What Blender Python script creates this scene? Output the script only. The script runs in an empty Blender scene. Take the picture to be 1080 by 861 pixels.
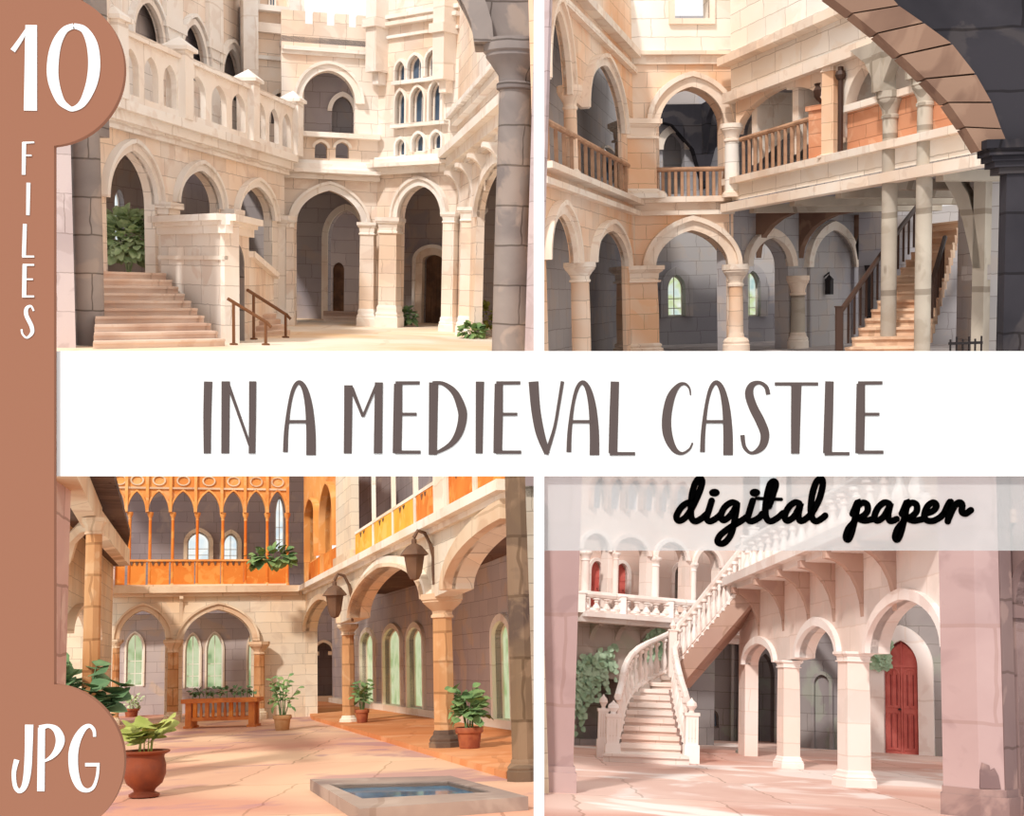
import bpy, math, random
from math import sin, cos, pi, acos, sqrt, atan2
from mathutils import Vector, Matrix
from mathutils.geometry import tessellate_polygon

random.seed(7)
S = bpy.context.scene
COL = S.collection
F, CX, CY = 1300.0, 540.0, 498.0            # focal length in px, principal point (1080 x 861 frame)

# ------------------------------------------------------------------ camera, sky, sun, exposure
cd = bpy.data.cameras.new('camera'); cam = bpy.data.objects.new('camera', cd); COL.objects.link(cam)
cd.sensor_fit = 'HORIZONTAL'; cd.sensor_width = 36.0; cd.lens = 36.0 * F / 1080
cd.shift_y = (CY - 430.5) / 1080.0
cd.clip_start = 0.05; cd.clip_end = 200
cam.rotation_euler = (pi / 2, 0, 0)
S.camera = cam
wd = bpy.data.worlds.new('sky'); S.world = wd; wd.use_nodes = True
bg = wd.node_tree.nodes['Background']
bg.inputs['Color'].default_value = (0.97, 0.965, 0.95, 1); bg.inputs['Strength'].default_value = 0.94
sd = bpy.data.lights.new('sun', 'SUN'); sd.energy = 2.3; sd.angle = math.radians(4); sd.color = (1, 0.965, 0.91)
sun = bpy.data.objects.new('sun', sd); COL.objects.link(sun)
sun.rotation_euler = Vector((0.36, 0.74, -0.78)).to_track_quat('-Z', 'Y').to_euler()
S.view_settings.view_transform = 'Standard'; S.view_settings.look = 'None'
S.view_settings.gamma = 1; S.view_settings.exposure = 0.28
S.view_settings.use_curve_mapping = False

# ------------------------------------------------------------------ materials
def lin(h):
    c = [int(h[i:i + 2], 16) / 255 for i in (0, 2, 4)]
    return tuple(x / 12.92 if x <= 0.04045 else ((x + 0.055) / 1.055) ** 2.4 for x in c) + (1,)

def nt(name):
    m = bpy.data.materials.new(name); m.use_nodes = True
    t = m.node_tree; b = t.nodes['Principled BSDF']
    return m, t, b

def plain(name, h, rough=0.6, h2=None, scale=6.0, metal=0.0, spec=0.2):
    m, t, b = nt(name)
    b.inputs['Roughness'].default_value = rough; b.inputs['Metallic'].default_value = metal
    b.inputs['Specular IOR Level'].default_value = spec
    if h2:
        tc = t.nodes.new('ShaderNodeTexCoord'); n = t.nodes.new('ShaderNodeTexNoise')
        n.inputs['Scale'].default_value = scale; n.inputs['Detail'].default_value = 4
        r = t.nodes.new('ShaderNodeValToRGB')
        r.color_ramp.elements[0].position = 0.38; r.color_ramp.elements[1].position = 0.62
        r.color_ramp.elements[0].color = lin(h); r.color_ramp.elements[1].color = lin(h2)
        t.links.new(tc.outputs['Object'], n.inputs['Vector']); t.links.new(n.outputs['Fac'], r.inputs['Fac'])
        t.links.new(r.outputs['Color'], b.inputs['Base Color'])
    else:
        b.inputs['Base Color'].default_value = lin(h)
    return m

def stone(name, base, wash, blot, bw=0.4, bh=0.2, ws=0.8, mort=0.012, line=0.62, flat=False, blot_amt=0.45, bs=3.0, rough=0.85):
    """washed masonry: coursed joints, broad washes of a second colour, and small stains of a third"""
    m, t, b = nt(name); N = t.nodes.new; L = t.links.new
    b.inputs['Roughness'].default_value = rough; b.inputs['Specular IOR Level'].default_value = 0.1
    tc = N('ShaderNodeTexCoord'); oi = N('ShaderNodeObjectInfo')
    sp = N('ShaderNodeSeparateXYZ'); L(tc.outputs['Object'], sp.inputs[0])
    cb = N('ShaderNodeCombineXYZ')
    if flat:
        L(sp.outputs[0], cb.inputs[0]); L(sp.outputs[1], cb.inputs[1])
    else:
        ad = N('ShaderNodeMath'); ad.operation = 'ADD'; L(sp.outputs[0], ad.inputs[0]); L(sp.outputs[1], ad.inputs[1])
        L(ad.outputs[0], cb.inputs[0]); L(sp.outputs[2], cb.inputs[1])
    # slightly hand drawn joints
    wn = N('ShaderNodeTexNoise'); wn.inputs['Scale'].default_value = 3.0 / bw; wn.inputs['Detail'].default_value = 2
    L(cb.outputs[0], wn.inputs['Vector'])
    vm = N('ShaderNodeVectorMath'); vm.operation = 'MULTIPLY_ADD'
    vm.inputs[1].default_value = (bw * .12, bh * .12, 0)
    L(wn.outputs['Color'], vm.inputs[0]); L(cb.outputs[0], vm.inputs[2])
    br = N('ShaderNodeTexBrick'); br.inputs['Scale'].default_value = 1.0
    br.inputs['Brick Width'].default_value = bw; br.inputs['Row Height'].default_value = bh
    br.inputs['Mortar Size'].default_value = mort * bw; br.inputs['Mortar Smooth'].default_value = 0.2
    br.inputs['Color1'].default_value = (1, 1, 1, 1); br.inputs['Color2'].default_value = (.86, .86, .87, 1)
    br.inputs['Mortar'].default_value = (line, line * .96, line * .93, 1)
    br.offset = 0.5; br.squash = 1.25; br.squash_frequency = 3
    L(vm.outputs[0], br.inputs['Vector'])
    def noise(sc, det, dist, lo, hi):
        n = N('ShaderNodeTexNoise'); n.noise_dimensions = '4D'
        n.inputs['Scale'].default_value = sc; n.inputs['Detail'].default_value = det; n.inputs['Distortion'].default_value = dist
        mu = N('ShaderNodeMath'); mu.operation = 'MULTIPLY'; mu.inputs[1].default_value = 37.0
        L(oi.outputs['Random'], mu.inputs[0]); L(mu.outputs[0], n.inputs['W']); L(tc.outputs['Object'], n.inputs['Vector'])
        mr = N('ShaderNodeMapRange'); mr.inputs['From Min'].default_value = lo; mr.inputs['From Max'].default_value = hi
        L(n.outputs['Fac'], mr.inputs['Value']); return mr.outputs[0]
    def mix(f, a, c, mode='MIX', amt=1.0):
        x = N('ShaderNodeMix'); x.data_type = 'RGBA'; x.blend_type = mode
        if f is None: x.inputs[0].default_value = amt
        elif amt != 1.0:
            q = N('ShaderNodeMath'); q.operation = 'MULTIPLY'; q.inputs[1].default_value = amt; L(f, q.inputs[0]); L(q.outputs[0], x.inputs[0])
        else: L(f, x.inputs[0])
        for s, v in ((6, a), (7, c)):
            if isinstance(v, tuple): x.inputs[s].default_value = v
            else: L(v, x.inputs[s])
        return x.outputs[2]
    c = mix(noise(ws, 5, .6, .42, .62), lin(base), lin(wash))
    c = mix(noise(bs, 4, 1.2, .54, .60), c, lin(blot), amt=blot_amt)
    c = mix(None, c, br.outputs['Color'], 'MULTIPLY')
    L(c, b.inputs['Base Color'])
    return m

def glassy(name, cols, scale=4.0, strength=0.85):
    """window pane with daylight and garden colours behind it: it gives off light"""
    m, t, b = nt(name); N = t.nodes.new; L = t.links.new
    tc = N('ShaderNodeTexCoord'); oi = N('ShaderNodeObjectInfo')
    n = N('ShaderNodeTexNoise'); n.noise_dimensions = '4D'; n.inputs['Scale'].default_value = scale; n.inputs['Detail'].default_value = 2
    mu = N('ShaderNodeMath'); mu.operation = 'MULTIPLY'; mu.inputs[1].default_value = 19.0
    L(oi.outputs['Random'], mu.inputs[0]); L(mu.outputs[0], n.inputs['W']); L(tc.outputs['Object'], n.inputs['Vector'])
    r = N('ShaderNodeValToRGB'); el = r.color_ramp.elements
    while len(el) < len(cols): el.new(0.5)
    for i, c in enumerate(cols):
        el[i].position = 0.32 + 0.36 * i / (len(cols) - 1); el[i].color = lin(c)
    L(n.outputs['Fac'], r.inputs['Fac'])
    b.inputs['Base Color'].default_value = (.05, .05, .05, 1); b.inputs['Roughness'].default_value = 0.25
    L(r.outputs['Color'], b.inputs['Emission Color']); b.inputs['Emission Strength'].default_value = strength
    return m

M = {}
# hall one: cream courtyard
M['cream'] = stone('cream_stone', 'FAF0E6', 'F4D9C0', 'E3C8B5', .46, .24, .35, bs=1.4)
M['cream_trim'] = stone('pale_moulded_stone', 'FDF7F0', 'F8EADC', 'E8D6C8', 1.3, .9, .5, bs=2.0, line=.8)
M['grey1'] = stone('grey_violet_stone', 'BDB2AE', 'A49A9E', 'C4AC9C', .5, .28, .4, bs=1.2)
M['dark1'] = stone('shade_toned_grey_stone', 'A39790', '857B78', 'B8A598', .9, .42, .9, bs=1.6, blot_amt=.6, line=.45)  # darker grey puts the shade of the foreground columns into the colour
M['pier1'] = stone('rosy_grey_stone', 'D3C0BC', 'C2AFB0', 'B39E9A', .42, .42, .6)
M['floor1'] = stone('sandy_courtyard_floor', 'FBEAD6', 'F2CDA4', 'F7DEC2', 3.0, 1.6, .45, flat=True, line=.88, bs=.9)
M['step1'] = stone('sandstone_step', 'EFD8C6', 'CFAE9A', 'DDB79C', 2.2, 1.0, .8, line=.8)
M['bronze'] = plain('brown_bronze', '7A5238', .5)
M['wood_dark'] = plain('dark_brown_wood', '5E4638', .7, '7A5A44', 5)
M['blue_glass'] = plain('blue_grey_leaded_glass', '34485C', .35, '56677C', 2.5, spec=.5)
M['leaf_pale'] = plain('pale_green_leaf', 'C6D3A4', .7, '9FB37F', 8)
M['leaf'] = plain('green_leaf', '5F8052', .7, '8AA163', 9)
M['leaf_dark'] = plain('dark_green_leaf', '56744F', .7, '759062', 9)
M['leaf_yellow'] = plain('yellow_green_leaf', '97A04C', .7, 'B4B566', 9)
# hall two: peach courtyard
M['peach'] = stone('peach_stone', 'FAE8D6', 'F2C39C', 'F0D8C0', .42, .22, .42, bs=1.3)
M['bright'] = stone('bright_cream_stone', 'FFFAF2', 'FCF0E0', 'F3E3D0', .55, .26, .35, bs=1.2)  # palest cream of the peach courtyard
M['peach_trim'] = stone('pale_peach_moulding', 'FBEFE1', 'F6DDC6', 'E4C9B2', .5, .6, .6, line=.75)
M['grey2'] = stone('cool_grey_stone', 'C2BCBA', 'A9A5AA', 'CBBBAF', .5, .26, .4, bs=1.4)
M['black2'] = stone('shade_toned_black_stone', '3D3A3F', '2B292E', '57504F', 1.0, .5, .8, bs=1.5, line=.5)  # near-black colour stands in for shade on the foreground arch
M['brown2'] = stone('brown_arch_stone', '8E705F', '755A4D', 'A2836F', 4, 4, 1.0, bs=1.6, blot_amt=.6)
M['pillar2'] = stone('beige_grey_pillar_stone', 'C9BEAE', 'AFA294', 'A59684', 3, .9, .9, bs=2.2)
M['plank'] = stone('grey_plank_boards', 'ADA8A8', '94939A', 'B5ABA6', 3.0, .2, .5, flat=True, line=.55, mort=.004)
M['brick2'] = stone('orange_brick', 'E3A37E', 'D38D68', 'EFBE9C', .55, .17, .6, line=.6)
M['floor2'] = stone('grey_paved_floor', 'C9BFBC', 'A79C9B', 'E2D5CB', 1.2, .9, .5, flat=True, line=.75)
M['step2'] = stone('warm_stone_tread', 'EBCBAE', 'C99F81', 'B58A70', 1.5, .5, .8, line=.75)
M['wood2'] = plain('brown_timber', 'A98268', .7, 'C69E80', 4)
M['iron'] = plain('black_iron', '2C2728', .5)
M['iron_brown'] = plain('dark_brown_rail', '4A352C', .5)
M['door_blue'] = plain('slate_blue_door_paint', '4B5C6C', .6, '5F7080', 3)
M['stained'] = glassy('stained_garden_glass', ['9FC7C6', 'DDE9DF', 'C9D9A0', 'F1F4EA', '8FB8A5'], 2.5, .8)
# hall three: orange courtyard
M['tan'] = stone('tan_stone', 'E8DAC4', 'EACBA6', 'D3BCA4', .21, .105, .8, bs=3.0)
M['tan_trim'] = stone('tan_moulding', 'E8D2B4', 'DAB591', 'C9A384', .6, .4, 1.2, line=.75)
M['white_trim'] = stone('pale_plaster_moulding', 'F7EBDA', 'EFD9BD', 'DCC0A4', .5, .5, 1.0, line=.85)
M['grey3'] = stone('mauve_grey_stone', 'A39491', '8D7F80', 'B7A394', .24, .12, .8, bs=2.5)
M['mauve3'] = stone('pale_mauve_stone', 'CDBDB4', 'B5A6A4', 'DDBE9C', .24, .12, .8, bs=2.5)
M['orange'] = stone('orange_painted_panel', 'E38A3E', 'D4702C', 'F0AE5E', 5, 5, 2.0, bs=6)
M['gold'] = stone('golden_painted_panel', 'F3B649', 'EA9A34', 'F7CF7E', 5, 5, 2.0, bs=6)
M['amber'] = stone('amber_carved_timber', 'E9A55E', 'D98A48', 'F0C08A', 5, 5, 2.0, bs=5)
M['pillar3'] = stone('orange_brown_pillar_stone', 'CE9A6B', 'B77748', 'DDB68D', .6, .17, 1.6, bs=5)
M['pier3'] = stone('dark_brown_pier_stone', '80674F', '5F4D44', '997C62', .6, .26, 1.6, bs=4, blot_amt=.6)  # darkest brown of the pool courtyard stones
M['rose3'] = stone('rosy_pier_stone', 'D9B5A2', 'C79E90', 'E2C4B0', .6, .3, 1.2)
M['floor3'] = stone('apricot_flagstones', 'F0C6A2', 'D89C82', 'B5858A', .6, 1.1, .5, flat=True, line=.68, bs=1.3, blot_amt=.6, mort=.01)
M['terra'] = stone('terracotta_walk', 'E29A66', 'CF7C48', 'EDB588', 1.2, .8, .8, flat=True, line=.85, bs=2)
M['pot'] = plain('terracotta_pot_clay', 'A9613F', .6, '8A4630', 14)
M['pot_dark'] = plain('dark_glazed_terracotta', '8A4428', .45, '6B3524', 9)
M['pot_pale'] = plain('pale_clay', 'C99A6C', .7, 'B98457', 14)
M['soil'] = plain('dark_soil', '3A2E28', .9)
M['bench'] = plain('orange_brown_timber', 'D68443', .6, 'BE6A38', 10)
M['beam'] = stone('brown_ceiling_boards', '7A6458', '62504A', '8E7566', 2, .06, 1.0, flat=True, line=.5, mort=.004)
M['pool_stone'] = stone('grey_brown_coping', 'B09888', '917C72', 'C2AC9B', 1.2, .8, 1.5, flat=True, line=.8)
M['water'] = plain('blue_pool_water', '3A7C9C', .08, '28566E', 9, spec=.25)
M['garden'] = glassy('pale_green_garden_glass', ['8FB07A', 'C9DCA6', 'DDE8BE', 'CFE0B0', 'A6C284'], 5, .62)
M['sky_glass'] = glassy('sky_lit_glass', ['DDE9EC', 'F3F6F1', 'CFE0E8', 'E7EBCF'], 5, .85)
M['leadwhite'] = plain('white_window_bars', 'EFE8DA', .6)
# hall four: rose courtyard
M['rose'] = stone('rose_cream_stone', 'F1E1D8', 'EACDBF', 'E2D3C8', .34, .17, .8, bs=2.5, line=.85)
M['rose_trim'] = stone('pale_rose_moulding', 'F8EEE8', 'F1DFD6', 'E3CABF', .8, .5, 1.0, line=.88)
M['grey4'] = stone('green_grey_stone', 'A39A96', '8B8383', '9CA392', .3, .16, .8, bs=2)
M['olive4'] = stone('olive_rose_stone', 'C9B8AC', 'B3A298', 'A9AF98', .3, .16, .8, bs=2, line=.8)
M['pier4'] = stone('dusky_pink_stone', 'C0A4A0', 'AE918E', '9C807E', .7, .4, .9, bs=3, line=.85)  # darkened pink carries the shade of the front piers
M['brownrose'] = stone('brown_rose_stone', '967C77', '7C6564', 'B3948B', .5, .3, .9, bs=3, blot_amt=.6)
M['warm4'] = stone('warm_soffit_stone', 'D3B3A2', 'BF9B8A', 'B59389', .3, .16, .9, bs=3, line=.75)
M['floor4'] = stone('rose_flagstones', 'E8C6B8', 'CC9685', 'FAF0EA', .62, 1.1, .55, flat=True, line=.68, bs=1.1, blot_amt=.7, mort=.01)  # pale blots put patches of sunlight into the floor colour
M['red'] = plain('coral_red_door_paint', 'D4766C', .6, 'C4645C', 9)
M['red_shadow'] = plain('red_groove_shade', '94423F', .6, '833A38', 9)  # darker red painted in for shade in the door grooves
M['redpale'] = plain('faded_red_door_paint', 'D6736A', .6, 'CB625A', 9)
M['window4'] = plain('pale_blue_grey_glass', 'B7B6C2', .3, 'C9C3C6', 3, spec=.4)
M['ivy'] = plain('ivy_green', 'A0BD9C', .8, 'B7CCB0', 9)
# display boards
M['board_white'] = plain('white_painted_board', 'E6E6E6', .8, spec=.05)
M['board_terra'] = plain('terracotta_painted_board', '926450', .8, spec=.05)
M['ink'] = plain('taupe_letter_paint', '564B49', .8, spec=.05)
M['black'] = plain('black_letter_paint', '030303', .9, spec=0)
def vellum():
    m, t, b = nt('translucent_white_vellum'); N = t.nodes.new
    b.inputs['Base Color'].default_value = (.56, .56, .56, 1); b.inputs['Roughness'].default_value = .9; b.inputs['Specular IOR Level'].default_value = 0
    tr = N('ShaderNodeBsdfTransparent'); mx = N('ShaderNodeMixShader'); mx.inputs[0].default_value = .42
    t.links.new(tr.outputs[0], mx.inputs[1]); t.links.new(b.outputs[0], mx.inputs[2])
    t.links.new(mx.outputs[0], t.nodes['Material Output'].inputs['Surface'])
    return m
M['vellum'] = vellum()

# ------------------------------------------------------------------ mesh building
class MB:
    def __init__(s): s.v = []; s.f = []
    def add(s, vs, fs):
        o = len(s.v); s.v += [tuple(v) for v in vs]; s.f += [tuple(i + o for i in f) for f in fs]; return s
    def box(s, x0, x1, y0, y1, z0, z1):
        return s.add([(x0, y0, z0), (x1, y0, z0), (x1, y1, z0), (x0, y1, z0), (x0, y0, z1), (x1, y0, z1), (x1, y1, z1), (x0, y1, z1)],
                     [(0, 3, 2, 1), (4, 5, 6, 7), (0, 1, 5, 4), (1, 2, 6, 5), (2, 3, 7, 6), (3, 0, 4, 7)])
    def prism(s, outer, holes=(), d0=0.0, d1=.1, fn=None):
        """extrude a 2D outline with holes; fn maps (a, b, d) to a point, by default (a, d, b)"""
        fn = fn or (lambda a, b, d: (a, d, b))
        loops = [list(outer)] + [list(h) for h in holes]
        flat = [p for l in loops for p in l]; n = len(flat)
        tris = tessellate_polygon([[Vector((p[0], p[1], 0)) for p in l] for l in loops])
        vs = [fn(p[0], p[1], d0) for p in flat] + [fn(p[0], p[1], d1) for p in flat]
        fs = [tuple(t) for t in tris] + [tuple(i + n for i in reversed(t)) for t in tris]
        o = 0
        for l in loops:
            k = len(l)
            for i in range(k):
                a, b = o + i, o + (i + 1) % k
                fs.append((a, b, b + n, a + n))
            o += k
        return s.add(vs, fs)
    def band(s, pi_, po, d0, d1, closed=False):
        n = len(pi_); vs = []
        for a, b in zip(pi_, po):
            vs += [(a[0], d0, a[1]), (b[0], d0, b[1]), (b[0], d1, b[1]), (a[0], d1, a[1])]
        fs = []
        for i in range(n if closed else n - 1):
            q, r = 4 * i, 4 * ((i + 1) % n)
            for k in range(4): fs.append((q + k, q + (k + 1) % 4, r + (k + 1) % 4, r + k))
        if not closed: fs += [(0, 1, 2, 3), (4 * n - 4, 4 * n - 1, 4 * n - 2, 4 * n - 3)]
        return s.add(vs, fs)
    def lathe(s, prof, n=16, c=(0, 0, 0), rot=0.0, sx=1.0, sy=1.0):
        vs = []; fs = []; m = len(prof)
        for r, z in prof:
            for i in range(n):
                a = rot + 2 * pi * i / n
                vs.append((c[0] + r * cos(a) * sx, c[1] + r * sin(a) * sy, c[2] + z))
        for j in range(m - 1):
            for i in range(n):
                k = (i + 1) % n
                fs.append((j * n + i, j * n + k, (j + 1) * n + k, (j + 1) * n + i))
        fs.append(tuple(range(n - 1, -1, -1))); fs.append(tuple((m - 1) * n + i for i in range(n)))
        return s.add(vs, fs)
    def tube(s, pts, r, n=6):
        pts = [Vector(p) for p in pts]; rs = r if isinstance(r, (list, tuple)) else [r] * len(pts)
        vs = []; fs = []
        for i, p in enumerate(pts):
            d = (pts[min(i + 1, len(pts) - 1)] - pts[max(i - 1, 0)]).normalized()
            a = Vector((0, 0, 1)) if abs(d.z) < .9 else Vector((1, 0, 0))
            x = d.cross(a).normalized(); y = d.cross(x)
            for k in range(n):
                t = 2 * pi * k / n; vs.append(p + (x * cos(t) + y * sin(t)) * rs[i])
        for i in range(len(pts) - 1):
            for k in range(n):
                j = (k + 1) % n; fs.append((i * n + k, i * n + j, (i + 1) * n + j, (i + 1) * n + k))
        fs.append(tuple(range(n - 1, -1, -1))); fs.append(tuple((len(pts) - 1) * n + k for k in range(n)))
        return s.add(vs, fs)
    def mesh(s, name, mat, smooth=True):
        me = bpy.data.meshes.new(name); me.from_pydata(s.v, [], s.f); me.update()
        import bmesh
        bm = bmesh.new(); bm.from_mesh(me); bmesh.ops.recalc_face_normals(bm, faces=bm.faces); bm.to_mesh(me); bm.free()
        if smooth:
            me.shade_smooth(); me.set_sharp_from_angle(angle=0.6)
        me.materials.append(mat); return me

def link(name, me, Mx=None, parent=None):
    o = bpy.data.objects.new(name, me); COL.objects.link(o)
    if parent: o.parent = parent
    if Mx is not None: o.matrix_basis = Mx
    return o
def tag(o, label=None, cat=None, group=None, kind=None):
    if label: o['label'] = label
    if cat: o['category'] = cat
    if group: o['group'] = group
    if kind: o['kind'] = kind
    return o
def thing(name, label, cat, Mx, loc=(0, 0, 0), rz=0.0, group=None):
    return tag(link(name, None, Mx @ Matrix.Translation(loc) @ Matrix.Rotation(rz, 4, 'Z')), label, cat, group)
def part(name, mb, mat, parent, loc=None, smooth=True):
    me = mb if isinstance(mb, bpy.types.Mesh) else mb.mesh(name, M[mat], smooth)
    return link(name, me, Matrix.Translation(loc) if loc is not None else None, parent)
ORD = ['first', 'second', 'third', 'fourth', 'fifth', 'sixth', 'seventh', 'eighth', 'ninth', 'tenth', 'eleventh', 'twelfth']

# ------------------------------------------------------------------ rooms and walls
class Room:
    """one courtyard: its floor plane, eye height E above it and tilt of its ground"""
    def __init__(s, hy, E, cx):
        s.E, s.hy = E, hy
        roll = -(cx - CX) * (CY - hy) / F / F; he = hy
        for _ in range(4):                                  # the horizon passes through (cx, hy)
            y = Vector((0, F, CY - he)).normalized(); x = Vector((1, 0, 0)); z = x.cross(y)
            rot = Matrix.Rotation(roll, 3, y)
            x, z = rot @ x, rot @ z
            t = ((cx - CX) / F) / (x.x - 0); d = y / y.y + x * t
            he += hy - (CY - d.z / d.y * F)
        s.R = Matrix((x, y, z)).transposed()
        s.M = s.R.to_4x4() @ Matrix.Translation((0, 0, -E))
        s.Rt = s.R.transposed()
    def ray(s, px, py):
        d = s.Rt @ Vector(((px - CX) / F, 1, (CY - py) / F)); return d / d.y
    def pt(s, px, py, Y):
        d = s.ray(px, py) * Y; return Vector((d.x, d.y, d.z + s.E))
    def g(s, px, py, z=0.0):
        d = s.ray(px, py); t = (z - s.E) / d.z; return Vector((d.x * t, d.y * t, z))
    def gp(s, px, Y, z=0.0):
        p = s.pt(px, s.pyz(px, Y, z), Y); return Vector((p.x, p.y, z))
    def pyz(s, px, Y, z):
        a, b = s.hy - 50.0, s.hy + 150.0; za, zb = s.pt(px, a, Y).z, s.pt(px, b, Y).z
        return a + (b - a) * (z - za) / (zb - za)
    def sY(s, px, py, z):
        return (z - s.E) / s.ray(px, py).z
    def z(s, px, py, Y): return s.pt(px, py, Y).z
    def slab(s, name, pts, z0, z1, mat, kind='structure', label=None):
        """horizontal slab through ground points"""
        mb = MB().prism([(p[0], p[1]) for p in pts], (), z0, z1, fn=lambda a, b, d: (a, b, d))
        return tag(link(name, mb.mesh(name, M[mat], False), s.M), label, None, None, kind)

def arch_pts(u0, u1, zs, za, k=.8, n=10):
    w = (u1 - u0) / 2; h = za - zs; c = (u0 + u1) / 2; th = acos(1 - k); L = []
    for i in range(n + 1):
        t = th * i / n; L.append((w - w * (1 - cos(t)) / k, zs + h * sin(t) / sin(th)))
    return [(c - x, z) for x, z in L] + [(c + x, z) for x, z in reversed(L[:-1])]

class Wall:
    def __init__(s, R, a, b, off=0.0):
        s.R = R; A = R.gp(*a); B = R.gp(*b)
        u = (B - A); s.L = u.length; u.normalize(); z = Vector((0, 0, 1)); y = z.cross(u)
        s.A = A + y * off; s.u, s.y = u, y
        s.loc = Matrix((u, y, z)).transposed().to_4x4(); s.loc.translation = s.A
        s.M = R.M @ s.loc
    def p(s, px, py, d=0.0):
        r = s.R.ray(px, py); o = Vector((0, 0, s.R.E)); A = s.A + s.y * d
        t = (A - o).dot(s.y) / r.dot(s.y); q = o + r * t
        return ((q - s.A).dot(s.u), q.z)
    def U(s, px, d=0.0, py=None): return s.p(px, s.R.hy if py is None else py, d)[0]
    def opening(s, x0, x1, yb, ys, ya, k=.8, d=0.0, n=10):
        """arched hole from px: left, right, bottom (None: floor), springing line, crown"""
        xm = (x0 + x1) / 2
        u0, u1 = s.p(x0, ys, d)[0], s.p(x1, ys, d)[0]
        zs, za = s.p(xm, ys, d)[1], s.p(xm, ya, d)[1]
        zb = -.03 if yb is None else s.p(xm, yb, d)[1]
        o = lambda: None
        o.u0, o.u1, o.zs, o.za, o.zb, o.k, o.n = u0, u1, zs, za, zb, k, n
        o.arc = arch_pts(u0, u1, zs, za, k, n)
        o.poly = [(u0, zb)] + o.arc + [(u1, zb)]
        return o
    def rect(s, x0, x1, y0, y1, d=0.0):
        xm = (x0 + x1) / 2
        u0, u1 = s.p(x0, y1, d)[0], s.p(x1, y1, d)[0]; z0, z1 = s.p(xm, y1, d)[1], s.p(xm, y0, d)[1]
        return [(u0, z0), (u0, z1), (u1, z1), (u1, z0)]
    def build(s, name, mat, u0=None, u1=None, z0=-.25, z1=3.0, holes=(), d0=0.0, th=.3, outline=None, label=None):
        u0 = 0 if u0 is None else u0; u1 = s.L if u1 is None else u1
        if z1 == 'cap':                                     # as high as the opening of the room needs
            cz = lambda u: s.R.E + (s.R.hy - 445) / F * (s.A + s.u * u + s.y * d0).y
            out = [(u0, z0), (u0, cz(u0)), (u1, cz(u1)), (u1, z0)]
        else: out = outline or [(u0, z0), (u0, z1), (u1, z1), (u1, z0)]
        hs = [h if isinstance(h, list) else h.poly for h in holes]
        mb = MB().prism(out, hs, d0, d0 + th)
        return tag(link(name, mb.mesh(name, M[mat], False), s.M), label, None, None, 'structure')
    def mould(s, parent, o, w, mat, d0=-.06, d1=.04, inner=0.0, legs=False, name='arch_moulding'):
        a = arch_pts(o.u0 - inner, o.u1 + inner, o.zs, o.za + inner, o.k, o.n)
        b = arch_pts(o.u0 - inner - w, o.u1 + inner + w, o.zs, o.za + inner + w * 1.05, o.k, o.n)
        if legs:
            a = [(a[0][0], o.zb)] + a + [(a[-1][0], o.zb)]; b = [(b[0][0], o.zb)] + b + [(b[-1][0], o.zb)]
        return part(name, MB().band(a, b, d0, d1), mat, parent)
    def layers(s, parent, u0, u1, rows, mat, name='cornice'):
        """string course: rows of (z0, z1, how far it stands out)"""
        mb = MB()
        for z0, z1, pr in rows: mb.box(u0, u1, -pr, .05, z0, z1)
        return part(name, mb, mat, parent)

NW = [0]; ND = [0]
def window(W, o, glass, frame, d=.1, w=.02, nx=1, rows=(), label=None, recess=.03):
    """frame and bars round a pane, set in an arched hole"""
    NW[0] += 1; nm = 'window_%d' % NW[0]
    a = [(o.u0, o.zb)] + o.arc + [(o.u1, o.zb)]
    h = o.za - o.zs
    b = [(o.u0 + w, o.zb + w)] + arch_pts(o.u0 + w, o.u1 - w, o.zs, o.za - w * 1.1, o.k, o.n) + [(o.u1 - w, o.zb + w)]
    mb = MB().band(a, b, d - w * .6, d + w, closed=True)
    for i in range(1, nx + 1):
        u = o.u0 + (o.u1 - o.u0) * i / (nx + 1)
        t = 1 - abs(2 * i / (nx + 1) - 1) ** 2
        mb.box(u - w * .28, u + w * .28, d, d + w * .5, o.zb, o.zs + h * t * .97)
    for f in rows:
        z = o.zb + (o.zs - o.zb) * f; mb.box(o.u0, o.u1, d, d + w * .5, z - w * .25, z + w * .25)
    r = tag(link(nm, mb.mesh(nm, M[frame]), W.M), label, 'window', None, 'structure')
    part('window_pane', MB().prism(o.poly, (), d + w * .6, d + w * .6 + .012), glass, r)
    return r

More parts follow.
